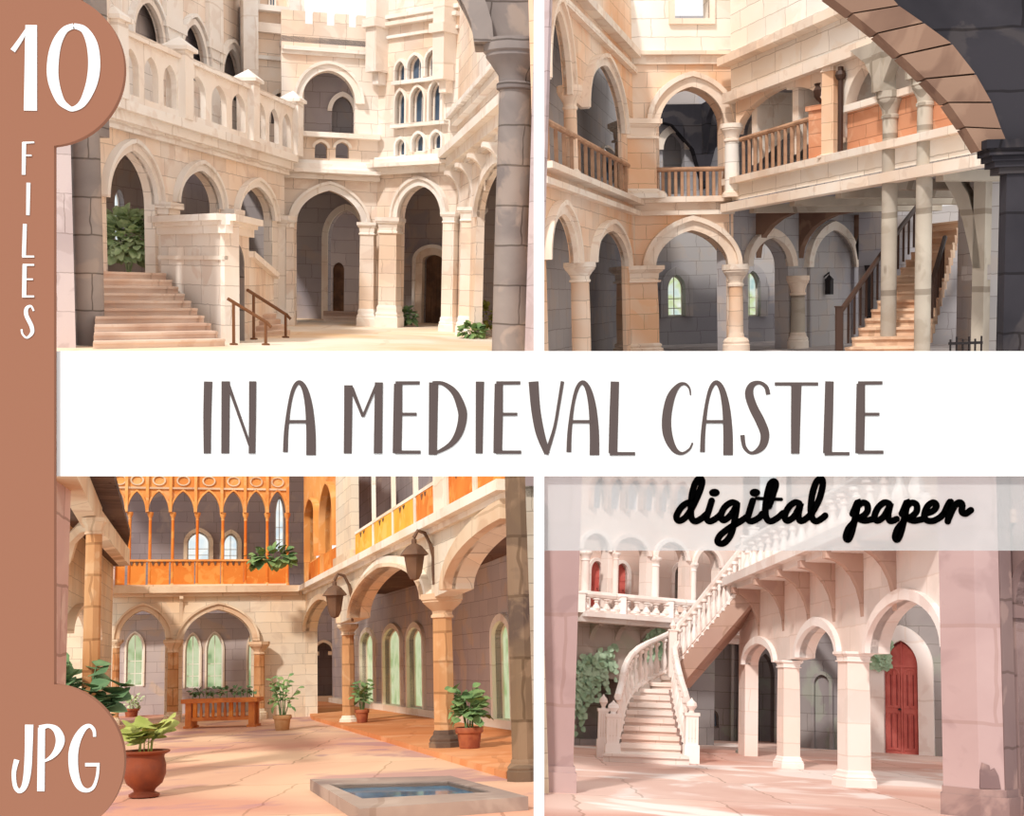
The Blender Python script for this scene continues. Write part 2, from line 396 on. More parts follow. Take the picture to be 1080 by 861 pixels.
def door(W, o, mat, d=.05, label=None, planks=4, ring='iron', panels=False):
    ND[0] += 1; nm = 'door_%d' % ND[0]; w = o.u1 - o.u0
    r = tag(link(nm, MB().prism(o.poly, (), d, d + w * .08).mesh(nm, M[mat], False), W.M), label, 'door', None, 'structure')
    mb = MB(); t = w * .035; gr = MB()
    if panels:
        for sx in (0, 1):                                   # two leaves, each an arched and a plain panel
            a, b = o.u0 + w * (.07 + .48 * sx), o.u0 + w * (.45 + .48 * sx)
            zl, zm, zt = o.zb + w * .1, o.zb + (o.zs - o.zb) * .48, o.zs
            ip = [(a, zm + w * .12)] + arch_pts(a, b, zt - w * .3, zt - w * .02, 1, 6) + [(b, zm + w * .12)]
            iq = [(a + t, zm + w * .12 + t)] + arch_pts(a + t, b - t, zt - w * .3, zt - w * .06, 1, 6) + [(b - t, zm + w * .12 + t)]
            mb.band(ip, iq, d - t, d + t, closed=True)
            mb.band([(a, zl), (a, zm), (b, zm), (b, zl)], [(a + t, zl + t), (a + t, zm - t), (b - t, zm - t), (b - t, zl + t)], d - t, d + t, closed=True)
            ys = .92 if sx == 0 else .08
            mb.box(a + (b - a) * .5 - t / 2, a + (b - a) * .5 + t / 2, d - t, d + t, zl, zm)
            mb.box(a + (b - a) * .5 - t / 2, a + (b - a) * .5 + t / 2, d - t, d + t, zm + w * .12, zt - w * .1)
            for za_, zb_ in ((zl + t * 2, zm - t * 2), (zm + w * .12 + t * 2, zt - w * .22)):
                for f in (.27, .73): gr.box(a + (b - a) * f - t * .45, a + (b - a) * f + t * .45, d - t * .25, d + t, za_, zb_)
            tri = arch_pts(o.u0 + w * .06, o.u1 - w * .06, o.zs + w * .08, o.za - w * .1, o.k, 8)
            half = [p for p in tri if (p[0] <= (o.u0 + o.u1) / 2 - t if sx == 0 else p[0] >= (o.u0 + o.u1) / 2 + t)]
            mb.tube([(p[0], d - t * .3, p[1]) for p in half], t * .5, 4)
        mb.box(o.u0 + w * .48, o.u0 + w * .52, d - t * 1.4, d + t, o.zb, o.za - w * .04)
        mb.box(o.u0, o.u1, d - t * 1.2, d + t, o.zs + w * .0, o.zs + w * .07)
        part('panel_moulding', mb, mat, r); part('groove_shade', gr, 'red_shadow', r)
        part('seam_shade', MB().band(arch_pts(o.u0 + t * .3, o.u1 - t * .3, o.zs, o.za - t * .4, o.k, 10), arch_pts(o.u0 + t * 1.5, o.u1 - t * 1.5, o.zs, o.za - t * 2, o.k, 10), d - t * .4, d), 'red_shadow', r)  # dark red strips and band imitate shade in carved recesses
    else:
        for i in range(1, planks):
            u = o.u0 + w * i / planks; mb.box(u - t * .4, u + t * .4, d - t * .6, d + t, o.zb, o.zs + (o.za - o.zs) * .6)
        for f in (.18, .82):
            z = o.zb + (o.zs - o.zb) * f; mb.box(o.u0 + t, o.u1 - t, d - t, d + t, z - t, z + t)
        part('plank_batten', mb, mat, r)
    hz = o.zb + (o.zs - o.zb) * .5
    part('door_handle', MB().lathe([(0.001, 0), (w * .05, .0), (w * .05, w * .04), (.001, w * .06)], 8, (o.u0 + w * (.44 if panels else .8), d - t * 2, hz)), ring, r)
    return r

# ------------------------------------------------------------------ columns, balustrades, stairs, plants
def column(R, x0, x1, Y, ytop, label, mats, style='round', ztop=None, rz=0.0, cap=1.0, capw=1.55, base=1.0, cat='column', name=None, group=None, zb=0.0, basew=1.45, kink=None):
    pc = (x0 + x1) / 2; loc = R.gp(pc, Y); loc.z = zb
    r = (x1 - x0) / 2 / F * Y
    H = (R.z(pc, ytop, Y) if ztop is None else ztop) - zb
    n, q, ro = {'round': (20, 1, 0), 'square': (4, sqrt(2), pi / 4), 'oct': (8, 1 / cos(pi / 8), pi / 8), 'hex': (6, 1.1, 0)}[style]
    t = thing(name or 'column', label, cat, R.M, loc, rz, group)
    mb_, ms, mc = (mats * 3)[:3] if isinstance(mats, (list, tuple)) else (mats,) * 3
    hb = base * r * 1.5; hc = cap * r * 1.7; w = basew
    def L(pr): return MB().lathe([(a * r * q, z) for a, z in pr], n, rot=ro)
    if base: part('column_base', L([(w, 0), (w, hb * .45), (w * .93, hb * .5), (w * .96, hb * .6), (w * .85, hb * .72), (1.12, hb * .8), (1.12, hb * .9), (1.0, hb)]), mb_, t)
    z0 = hb if base else 0; z1 = H - hc
    part('shaft', L([(1, z0), (1, z0 + (z1 - z0) * .5), (.95, z1)]), ms, t)
    if cap:
        part('capital', L([(.95, z1), (1.12, z1 + hc * .03), (1.12, z1 + hc * .13), (.98, z1 + hc * .17), (1.02, z1 + hc * .3), (capw * .8, z1 + hc * .55), (capw * .93, z1 + hc * .66), (capw * .93, z1 + hc * .72), (capw, z1 + hc * .76), (capw, z1 + hc)]), mc, t)
    return t

def baluster_mesh(h, r, mat, style='turned'):
    if style == 'bar': return MB().box(-r, r, -r, r, 0, h).mesh('baluster', M[mat])
    pr = [(1, 0), (1, .06), (.55, .09), (.6, .14), (1.0, .3), (.85, .42), (.4, .62), (.38, .7), (.62, .76), (.45, .82), (.55, .9), (1, .93), (1, 1)]
    return MB().lathe([(a * r, z * h) for a, z in pr], 8).mesh('baluster', M[mat])

def balustrade(R, P, h, n, label, mat, style='turned', rail=.03, r=.03, posts=(), post_w=.06, name='balustrade', base=True, cat='balustrade', post_h=1.15, bal_mat=None, rail_mat=None, group=None, finial=False):
    """railing along a polyline of 3D points P (room coordinates, foot of the balusters)"""
    P = [Vector(p) for p in P]; o = P[0]
    t = thing(name, label, cat, R.M, o, 0, group)
    Q = [p - o for p in P]
    part('handrail', MB().tube([(q.x, q.y, q.z + h) for q in Q], rail, 8), rail_mat or mat, t)
    if base: part('bottom_rail', MB().tube([(q.x, q.y, q.z + rail * .6) for q in Q], rail * .8, 6), mat, t)
    ls = [(Q[i + 1] - Q[i]).length for i in range(len(Q) - 1)]; T = sum(ls)
    def along(f):
        s = f * T
        for i, l in enumerate(ls):
            if s <= l or i == len(ls) - 1: return Q[i].lerp(Q[i + 1], min(1, s / l))
            s -= l
    me = baluster_mesh(h - rail, r, bal_mat or mat, style)
    for i in range(n): part('baluster', me, None, t, along((i + .5) / n))
    for f in posts:
        q = along(f); w = post_w; hh = h * post_h
        pm = MB().box(q.x - w, q.x + w, q.y - w, q.y + w, q.z - .01, q.z + hh)
        pm.box(q.x - w * 1.25, q.x + w * 1.25, q.y - w * 1.25, q.y + w * 1.25, q.z + hh, q.z + hh + w * .4)
        if finial: pm.lathe([(w * .4, 0), (w * .9, w * .9), (w * .5, w * 1.7), (.001, w * 2.6)], 8, (q.x, q.y, q.z + hh + w * .4))
        part('post', pm, mat, t)
    return t

def stairs(R, nos, mat, label, name='staircase', th=None, over=.0, last=.3, side=None):
    """nos: list of (left, right) nosing points in room coordinates; one solid step between each pair"""
    o = Vector(((nos[0][0].x + nos[0][1].x) / 2, (nos[0][0].y + nos[0][1].y) / 2, 0))
    t = thing(name, label, 'staircase', R.M, o)
    for i, (a, b) in enumerate(nos):
        if i + 1 < len(nos): c, d = nos[i + 1][1], nos[i + 1][0]
        else:
            e = (nos[i][0] + nos[i][1] - nos[i - 1][0] - nos[i - 1][1]) * .5; e.z = 0; e = e.normalized() * last
            c, d = b + e, a + e
        z1 = (a.z + b.z) / 2; z0 = 0 if th is None else z1 - th
        ex = (Vector((c.x, c.y, 0)) - Vector((b.x, b.y, 0))) * .25; ey = (Vector((d.x, d.y, 0)) - Vector((a.x, a.y, 0))) * .25
        q = [(a.x, a.y), (b.x, b.y), (c.x + ex.x, c.y + ex.y), (d.x + ey.x, d.y + ey.y)]
        q = [(x - o.x, y - o.y) for x, y in q]
        h = z1 - z0
        mb = MB().prism(q, (), z0, z1 - min(.03, h * .3), fn=lambda x, y, d_: (x, y, d_))
        f = Vector(((a.x + b.x - c.x - d.x), (a.y + b.y - c.y - d.y), 0)).normalized() * over
        q2 = [(q[0][0] + f.x, q[0][1] + f.y), (q[1][0] + f.x, q[1][1] + f.y), q[2], q[3]]
        mb.prism(q2, (), z1 - min(.03, h * .3), z1, fn=lambda x, y, d_: (x, y, d_))
        part('step', mb, mat, t, smooth=False)
    return t

def leaf_into(mb, p, d, up, ln, w):
    d = Vector(d).normalized(); s = d.cross(Vector(up))
    s = s.normalized() if s.length > 1e-4 else Vector((1, 0, 0)); n = s.cross(d)
    p = Vector(p); vs = []; prof = [(0, .12), (.2, .75), (.45, 1), (.7, .8), (.9, .4), (1, .03)]
    for f, k in prof:
        c = p + d * (ln * f) - n * (ln * .25 * f * f)
        vs += [c - s * (w * k) + n * (w * .15 * k), c, c + s * (w * k) + n * (w * .15 * k)]
    fs = []
    for i in range(len(prof) - 1):
        q = 3 * i; fs += [(q, q + 1, q + 4, q + 3), (q + 1, q + 2, q + 5, q + 4)]
    mb.add(vs, fs)

def bush(mb, c, rx, ry, rz, n, ln, w, rnd):
    for _ in range(n):
        th = rnd.uniform(0, 2 * pi); ph = math.asin(rnd.uniform(-.6, 1)); k = rnd.uniform(.55, 1)
        d = Vector((cos(th) * cos(ph), sin(th) * cos(ph), sin(ph)))
        p = (c[0] + d.x * rx * k, c[1] + d.y * ry * k, c[2] + d.z * rz * k)
        dd = d + Vector((rnd.uniform(-.6, .6), rnd.uniform(-.6, .6), rnd.uniform(-.5, .3)))
        leaf_into(mb, p, dd, (rnd.uniform(-.4, .4), rnd.uniform(-.6, .2), 1), ln * rnd.uniform(.7, 1.2), w * rnd.uniform(.7, 1.2))

def shrub(R, loc, rx, rz, n, ln, w, label, mat, seed=1, name='shrub', cat='plant', ry=None):
    rnd = random.Random(seed); t = thing(name, label, cat, R.M, loc)
    mb = MB(); bush(mb, (0, 0, rz * .55), rx, ry or rx, rz * .5, n, ln, w, rnd)
    part('foliage', mb, mat, t)
    st = MB()
    for i in range(5):
        a = 2 * pi * i / 5; st.tube([(0, 0, 0), (cos(a) * rx * .2, sin(a) * rx * .2, rz * .3), (cos(a) * rx * .5, sin(a) * rx * .5, rz * .7)], [rx * .04, rx * .03, rx * .015], 5)
    part('stem', st, mat, t); return t

def potted(R, loc, pr, ph, fw, fh, label, pot='pot', leaf='leaf', seed=1, style='bush', n=60, ln=None, w=None, urn=False, rim=True):
    """clay pot of radius pr, height ph, with a plant fw wide and fh tall above the rim"""
    rnd = random.Random(seed); t = thing('potted_plant', label, 'potted plant', R.M, loc)
    if urn: pf = [(.5, 0), (.62, .03), (.62, .08), (.42, .13), (.45, .18), (.72, .3), (.86, .5), (.86, .68), (.78, .85), (.8, .9), (1.0, .95), (1.02, .98), (.98, 1.0), (.8, .99), (.74, .93), (.7, .85)]
    else: pf = [(.68, 0), (.72, .02), (.86, .72), (.98, .74), (1.0, .78), (1.0, .97), (.97, 1.0), (.88, .99), (.84, .9), (.82, .85)]
    part('pot', MB().lathe([(a * pr, z * ph) for a, z in pf], 24), pot, t)
    part('soil', MB().lathe([(pr * .78, ph * .86), (pr * .6, ph * .9), (.001, ph * .91)], 16), 'soil', t)
    st = MB(); fo = MB(); ln = ln or fw * .22; w = w or ln * .38
    k = 9 if style == 'bush' else 6
    for i in range(k):
        a = 2 * pi * i / k + rnd.uniform(-.3, .3); rr = fw * .5 * rnd.uniform(.35, 1); hh = fh * rnd.uniform(.6, 1)
        pts = [(cos(a) * pr * .25, sin(a) * pr * .25, ph * .88), (cos(a) * rr * .45, sin(a) * rr * .45, ph + hh * .5), (cos(a) * rr, sin(a) * rr, ph + hh * .95)]
        st.tube(pts, [fw * .018, fw * .014, fw * .007], 5)
        m_ = max(3, n // k)
        for j in range(m_):
            f = (j + 1) / m_; f = .25 + .75 * f
            q = Vector(pts[0]).lerp(Vector(pts[1]), min(1, f * 2)) if f < .5 else Vector(pts[1]).lerp(Vector(pts[2]), f * 2 - 1)
            b = a + rnd.uniform(-1.6, 1.6)
            leaf_into(fo, q, (cos(b), sin(b), rnd.uniform(-.1, .8)), (rnd.uniform(-.4, .4), -.5, 1), ln * rnd.uniform(.7, 1.2), w * rnd.uniform(.8, 1.2))
    if style == 'bush': bush(fo, (0, 0, ph + fh * .35), fw * .42, fw * .42, fh * .35, n // 2, ln, w, rnd)
    part('foliage', fo, leaf, t); part('stem', st, leaf, t)
    return t

def lantern(W, px, py, size, label, mat='wood_dark', d=0.0, arm=.5):
    """wall lantern on a scrolled bracket; the lamp hangs in front of the wall"""
    u, z = W.p(px, py, -size * arm); s = size
    t = thing('wall_lantern', label, 'lantern', W.M, (u, -s * arm, z))
    part('lamp_body', MB().lathe([(.001, -.5 * s), (.12 * s, -.46 * s), (.2 * s, -.3 * s), (.27 * s, .12 * s), (.3 * s, .15 * s), (.001, .15 * s)], 6), mat, t)
    part('lamp_cap', MB().lathe([(.38 * s, .15 * s), (.36 * s, .2 * s), (.2 * s, .38 * s), (.07 * s, .45 * s), (.07 * s, .55 * s), (.001, .6 * s)], 6), mat, t)
    a = [(0, 0, .6 * s), (0, .1 * s, .78 * s), (0, .28 * s, .72 * s), (0, .42 * s, .45 * s), (0, arm * s, .1 * s), (0, arm * s, -.5 * s)]
    part('bracket', MB().tube(a, .05 * s, 6), mat, t)
    part('wall_plate', MB().box(-.1 * s, .1 * s, arm * s - .02 * s, arm * s + .03 * s, -.6 * s, .35 * s), mat, t)
    return t

def bracket_part(W, parent, u, w, z1, h, proj, mat, name='bracket', d=0.0):
    """curved stone console under a ledge"""
    pr = [(0, z1), (-proj, z1), (-proj, z1 - h * .12)]
    for i in range(7):
        a = i / 6 * pi / 2; pr.append((-proj * (1 - sin(a)) * .95, z1 - h * .12 - h * .88 * (1 - cos(a))))
    pr.append((0, z1 - h))
    mb = MB().prism([(d + a, b) for a, b in pr], (), u - w / 2, u + w / 2, fn=lambda a, b, e: (e, a, b))
    return part(name, mb, mat, parent)
# ================================================================== display boards with lettering
BD = 2.0                                                        # distance of the boards
YF = [BD]                                                       # the front face being drawn
def bx(px): return (px - CX) / F * YF[0]
def bz(py): return (CY - py) / F * YF[0]
def smooth_path(pts, n=6):
    if len(pts) < 3: return pts
    out = []
    for i in range(len(pts) - 1):
        p0, p1, p2, p3 = pts[max(i - 1, 0)], pts[i], pts[i + 1], pts[min(i + 2, len(pts) - 1)]
        for j in range(n):
            t = j / n
            out.append(tuple(.5 * (2 * b + (c - a) * t + (2 * a - 5 * b + 4 * c - d) * t * t + (3 * b - a - 3 * c + d) * t ** 3) for a, b, c, d in zip(p0, p1, p2, p3)))
    return out + [pts[-1]]
def stroke(mb, pts, sc, ox, oy, y0, th, cap=False, fixed=None):
    P = [(p[0], p[1], p[2] if len(p) > 2 else fixed) for p in pts]
    P = smooth_path(P); n = len(P); vs = []
    W_ = [(ox + x / sc, oy + y / sc, max(.5, w / sc / 2)) for x, y, w in P]
    def put(x, y): return bx(x), bz(y)
    for i, (x, y, w) in enumerate(W_):
        a = W_[max(i - 1, 0)]; b = W_[min(i + 1, n - 1)]
        dx, dy = b[0] - a[0], b[1] - a[1]; l = sqrt(dx * dx + dy * dy) or 1; nx, ny = -dy / l * w, dx / l * w
        for s_, yy in ((1, y0), (-1, y0), (-1, y0 + th), (1, y0 + th)):
            X, Z = put(x + nx * s_, y + ny * s_); vs.append((X, yy, Z))
    fs = []
    for i in range(n - 1):
        q = 4 * i
        for k in range(4): fs.append((q + k, q + (k + 1) % 4, q + 4 + (k + 1) % 4, q + 4 + k))
    fs += [(0, 1, 2, 3), (4 * n - 4, 4 * n - 1, 4 * n - 2, 4 * n - 3)]
    mb.add(vs, fs)
    if cap:
        for x, y, w in (W_[0], W_[-1]): disc(mb, x, y, w, w, y0 - .0002, th)
def disc(mb, x, y, rx, ry, y0, th, n=16):
    mb.prism([(bx(x + rx * cos(2 * pi * i / n)), bz(y + ry * sin(2 * pi * i / n))) for i in range(n)], (), y0, y0 + th)
def letter(parent, strokes, sc, ox, oy, mat, cap=False, fixed=None, dots=(), y0=BD - .0015, th=.0014):
    mb = MB(); YF[0] = y0
    for i, s_ in enumerate(strokes): stroke(mb, s_, sc, ox, oy, y0 - i * .0003, th + i * .0003, cap, fixed)
    for x, y, rx, ry in dots: disc(mb, ox + x / sc, oy + y / sc, rx / sc, ry / sc, y0, th)
    YF[0] = BD
    o = link('letter', mb.mesh('letter', M[mat], False), None, parent)
    return o

# white board: wide banner with the upright divider
mb = MB()
cross = [(57, 370.5), (563, 370.5), (563, -40), (574, -40), (574, 370.5), (1600, 370.5), (1600, 502.5), (574, 502.5), (574, 900), (563, 900), (563, 502.5), (57, 502.5)]
mb.prism([(bx(a), bz(b)) for a, b in cross], (), BD, BD + .012)
banner = tag(link('banner_board', mb.mesh('banner_board', M['board_white'], False)), 'wide white banner board with tall taupe letters reading IN A MEDIEVAL CASTLE', 'sign')
A0 = [[(436, 398, 22), (440, 300, 20), (455, 180, 16), (475, 105, 18), (500, 80, 20), (525, 112, 27), (543, 190, 35), (552, 300, 42), (553, 412, 44)], [(445, 259, 15), (545, 259, 15)]]
def sh(st, dx): return [[(p[0] + dx,) + tuple(p[1:]) for p in s_] for s_ in st]
E0 = lambda x: [[(x, 86, 38), (x - 2, 240, 41), (x - 5, 402, 40)], [(x - 12, 83, 16), (x + 98, 82, 15)], [(x + 15, 225, 14), (x + 84, 225, 14)], [(x - 14, 398, 15), (x + 102, 398, 15)]]
for ox, L in ((200, [[[(84, 76, 38), (80, 240, 36), (80, 404, 32)]],
                     [[(164, 75, 38), (163, 240, 37), (162, 404, 36)], [(176, 90, 14), (280, 385, 12)], [(287, 75, 32), (286, 240, 31), (284, 404, 30)]],
                     A0,
                     [[(723, 93, 38), (722, 240, 37), (720, 404, 36)], [(738, 105, 18), (790, 236, 13)], [(790, 236, 12), (850, 92, 12)], [(862, 80, 36), (860, 240, 37), (858, 404, 38)]],
                     E0(950)]),
              (440, [[[(75, 80, 42), (73, 240, 40), (71, 410, 38)], [(70, 81, 14), (120, 86, 18), (170, 125, 30), (200, 190, 40), (207, 240, 40), (190, 310, 36), (150, 365, 24), (75, 407, 11)]],
                     [[(286, 76, 38), (284, 240, 35), (282, 404, 32)]], E0(372),
                     [[(530, 76, 45), (540, 200, 42), (560, 310, 40), (592, 404, 26)], [(588, 408, 20), (625, 290, 15), (645, 180, 15), (662, 75, 16)]],
                     sh(A0, 255), [[(901, 76, 38), (896, 240, 40), (892, 402, 40)], [(878, 405, 16), (993, 405, 15)]]]),
              (690, [[[(166, 138, 6), (160, 105, 9), (138, 86, 13), (108, 97, 22), (75, 150, 38), (57, 240, 42), (62, 320, 42), (90, 383, 28), (125, 404, 14), (160, 385, 10), (175, 355, 7)]],
                     sh(A0, -216),
                     [[(520, 135, 20), (510, 100, 18), (480, 81, 16), (446, 92, 28), (433, 130, 38), (450, 190, 40), (485, 260, 42), (505, 320, 40), (490, 375, 32), (445, 402, 14), (412, 375, 17), (402, 320, 20)]],
                     [[(550, 87, 15), (747, 87, 15)], [(648, 93, 46), (645, 250, 42), (643, 405, 38)]],
                     [[(799, 75, 38), (795, 240, 40), (790, 402, 40)], [(777, 405, 16), (890, 405, 15)]], E0(942)])):
    for st in L: letter(banner, st, 4.32, ox, 385, 'ink')

# terracotta side board: upright strip with a round lobe at each end
YF[0] = BD - .012
o_ = [(-420, -60), (50 + sqrt(81 ** 2 - 73 ** 2), -60)]
for cyy in (73, 803):
    a0, a1 = (-pi / 2 + .45, pi / 2 - .1) if cyy == 73 else (-pi / 2 + .09, pi / 2 - .42)
    for i in range(41):
        a = a0 + (a1 - a0) * i / 40; o_.append((50 + 81 * cos(a), cyy + 81 * sin(a)))
    if cyy == 73: o_ += [(57, 154), (57, 722)]
o_ += [(85, 920), (-420, 920)]
side = tag(link('side_board', MB().prism([(bx(a), bz(b)) for a, b in o_], (), BD - .012, BD - .001).mesh('side_board', M['board_terra'], False)),
           'tall terracotta side board with round lobes and white letters reading 10 FILES JPG', 'sign')
YF[0] = BD; yy = BD - .0135
Z = dict(mat='board_white', y0=yy, th=.0014)
letter(side, [[(157, 126, 58), (155, 340, 62), (153, 558, 66)], [(64, 256, 26), (100, 205, 22), (146, 130, 12)]], 4.785, 0, 0, **Z)
letter(side, [[(372, 130, 26), (325, 152, 34), (287, 215, 48), (268, 300, 57), (268, 400, 56), (300, 500, 42), (340, 540, 28), (372, 549, 24), (420, 515, 38), (462, 420, 56), (475, 320, 60), (463, 220, 55), (425, 150, 36), (372, 130, 26)]], 4.785, 0, 0, **Z)
for st in ([[(95, 38, 16), (93, 166, 14)], [(90, 40, 8), (135, 38, 6)], [(95, 90, 6), (125, 90, 6)]], [[(112, 198, 15), (110, 326, 13)]],
           [[(98, 361, 15), (94, 490, 15)], [(88, 490, 8), (135, 490, 7)]],
           [[(97, 523, 16), (95, 648, 16)], [(90, 523, 8), (135, 523, 7)], [(97, 580, 6), (130, 580, 6)], [(88, 648, 8), (135, 648, 7)]],
           [[(133, 705, 7), (122, 686, 8), (105, 695, 14), (104, 722, 16), (124, 765, 16), (126, 792, 14), (106, 811, 8), (89, 797, 7), (85, 778, 8)]]):
    letter(side, st, 3.75, 0, 140, **Z)
letter(side, [[(175, 312, 50), (172, 450, 46), (165, 590, 44), (147, 680, 36), (116, 711, 26), (90, 680, 25), (83, 600, 26), (100, 523, 32)]], 5.7, 0, 710, **Z)
letter(side, [[(249, 330, 42), (247, 520, 43), (245, 712, 44)], [(240, 335, 40), (290, 319, 22), (338, 342, 40), (362, 400, 53), (346, 460, 42), (310, 505, 26), (262, 534, 10)]], 5.7, 0, 710, **Z)
letter(side, [[(568, 384, 18), (564, 345, 20), (538, 319, 22), (500, 338, 36), (460, 405, 50), (440, 490, 57), (446, 600, 53), (475, 680, 40), (518, 707, 24), (560, 688, 20), (584, 620, 17), (590, 543, 16)], [(512, 552, 20), (598, 552, 20)]], 5.7, 0, 710, **Z)

# frosted vellum strip with black script
YF[0] = BD + .013
mb = MB().prism([(bx(a), bz(b)) for a, b in ((574, 502), (1600, 502), (1600, 581), (574, 581))], (), BD + .013, BD + .014)
YF[0] = BD
vel = tag(link('vellum_strip', mb.mesh('vellum_strip', M['vellum'], False)), 'translucent white strip with black script lettering reading digital paper', 'sign')
V = dict(mat='black', cap=True, fixed=44, y0=BD + .0115, th=.0014)
A_, B_ = (6.353, 700, 495), (6.353, 860, 495)
letter(vel, [[(192, 236), (165, 225), (120, 255), (86, 315), (102, 346), (145, 325), (190, 260), (235, 165), (258, 90), (246, 64), (215, 88), (190, 170), (183, 260), (186, 325), (212, 350), (255, 330), (295, 295)]], *A_, **V)
letter(vel, [[(322, 212), (300, 285), (288, 330), (312, 350), (355, 328), (385, 300)]], *A_, dots=[(340, 158, 36, 27)], **V)
letter(vel, [[(488, 232), (455, 224), (410, 255), (384, 310), (400, 343), (440, 318), (478, 265), (492, 225), (478, 330), (450, 440), (402, 497), (362, 488), (378, 445), (440, 395), (515, 350), (565, 315)]], *A_, **V)
letter(vel, [[(597, 212), (575, 285), (564, 330), (590, 350), (640, 325), (660, 300)]], *A_, dots=[(612, 158, 36, 27)], **V)
letter(vel, [[(705, 250), (735, 165), (752, 105), (738, 82), (712, 105), (690, 190), (682, 270), (688, 325), (716, 350), (760, 330), (800, 295)], [(622, 196, 24), (700, 200, 24), (788, 203, 24)]], *A_, **V)
letter(vel, [[(908, 230), (878, 224), (835, 260), (812, 318), (830, 346), (870, 322), (905, 265), (918, 230), (903, 310), (918, 348), (955, 332), (995, 295)]], *A_, **V)
letter(vel, [[(990, 300), (1040, 210), (1066, 110), (1058, 66), (1025, 85), (996, 170), (986, 280), (1002, 338), (1032, 348), (1068, 325), (1082, 312)]], *A_, **V)
letter(vel, [[(250, 300), (288, 215), (268, 320), (245, 420), (222, 472), (205, 455), (222, 400), (268, 340), (278, 262), (315, 226), (348, 240), (348, 285), (315, 318), (288, 328), (330, 346), (385, 335)]], *B_, **V)
letter(vel, [[(494, 232), (462, 224), (420, 260), (397, 318), (415, 346), (455, 322), (490, 265), (504, 230), (488, 310), (504, 348), (545, 335)]], *B_, **V)
letter(vel, [[(580, 300), (618, 215), (598, 320), (575, 420), (552, 472), (535, 455), (552, 400), (598, 340), (608, 262), (645, 226), (678, 240), (678, 285), (645, 318), (618, 328), (660, 346), (720, 335)]], *B_, **V)
letter(vel, [[(742, 298), (790, 280), (812, 245), (790, 224), (752, 250), (730, 310), (748, 343), (792, 346), (838, 322), (868, 290)]], *B_, **V)
letter(vel, [[(862, 300), (900, 222), (912, 236), (900, 290), (888, 350)], [(894, 330), (928, 255), (962, 224), (984, 238), (982, 285), (1008, 298), (1042, 275)]], *B_, **V)

# ================================================================== courtyard one (upper left): cream stone, stairs, loggia
R = Room(292, .84, 310)
R.slab('floor', [R.gp(25, 12.2), R.gp(568.5, 12.2), R.gp(568.5, 30), R.gp(25, 30)], -.25, 0, 'floor1')
WA = Wall(R, (115, 15.5), (300, 22)); WB = Wall(R, (297, 22.4), (398, 22.8)); WC = Wall(R, (396, 22.8), (479, 21.5)); WD = Wall(R, (478, 21.5), (555, 14.3))
zl = .84 + 2.03
# left arcade
oa = [WA.opening(112, 163, None, 212, 159), WA.opening(187, 231, None, 217, 180), WA.opening(250, 287, None, 230, 197)]
wa = WA.build('wall_left', 'cream', -.4, WA.L, -.25, zl, oa, th=.15)
for o in oa:
    WA.mould(wa, o, .1, 'cream_trim'); WA.mould(wa, o, .05, 'cream_trim', d0=-.1, inner=.1, name='hood_moulding')
WA.layers(wa, -.4, WA.L + .1, [(zl - .28, zl - .18, .06), (zl - .18, zl - .06, .13), (zl - .06, zl + .06, .22)], 'cream_trim')
for i, px in enumerate((172, 239, 296)):
    u = WA.U(px); z = WA.p(px, 214 + 7 * i)[1]
    pm = MB().box(u - .14, u + .14, -.14, .05, 0, z); pm.box(u - .2, u + .2, -.2, .06, 0, .25); pm.box(u - .18, u + .18, -.18, .06, z - .16, z - .08); pm.box(u - .22, u + .22, -.22, .06, z - .08, z)
    part('pilaster', pm, 'cream_trim', wa)
# terrace parapet with pierced tracery panels
ez = zl + .06
def pierced(W, label, px, ytop, n_open, post_px, d=-.1, z0=ez, mat='cream_trim', h=.78):
    us = [W.U(p, d, 110) for p in post_px]; t = thing('balustrade', label, 'balustrade', W.M, (us[0], d, z0))
    for i in range(len(us) - 1):
        a, b = us[i] - us[0], us[i + 1] - us[0]; a += .12; b -= .12; n = n_open; hs = []
        for k in range(n):
            s_ = (b - a) / n; c0 = a + s_ * (k + .14); c1 = a + s_ * (k + .86)
            hs.append([(c0, .1)] + arch_pts(c0, c1, h * .55, h * .84, .6, 5) + [(c1, .1)])
        part('pierced_panel', MB().prism([(a, 0), (a, h), (b, h), (b, 0)], hs, -.04, .04), mat, t, smooth=False)
        part('handrail', MB().box(a, b, -.09, .09, h, h + .07), mat, t)
    for u in us:
        u -= us[0]
        pm = MB().box(u - .14, u + .14, -.14, .14, 0, h + .12)
        pm.add([(u - .19, -.19, h + .12), (u + .19, -.19, h + .12), (u + .19, .19, h + .12), (u - .19, .19, h + .12), (u - .19, -.19, h + .17), (u + .19, -.19, h + .17), (u + .19, .19, h + .17), (u - .19, .19, h + .17), (u, 0, h + .32)],
               [(0, 3, 2, 1), (0, 1, 5, 4), (1, 2, 6, 5), (2, 3, 7, 6), (3, 0, 4, 7), (4, 5, 8), (5, 6, 8), (6, 7, 8), (7, 4, 8)])
        part('post', pm, mat, t)
    return t
pierced(WA, 'pale pierced stone parapet with square posts along the left upper terrace', None, None, 3, (120, 190, 262, 309))
pts = [WA.A + WA.u * -.4, WA.A + WA.u * WA.L, WA.A + WA.u * WA.L + WA.y * 2.6, WA.A + WA.u * -.4 + WA.y * 2.6]
R.slab('ceiling', pts, zl - .2, zl, 'grey1')
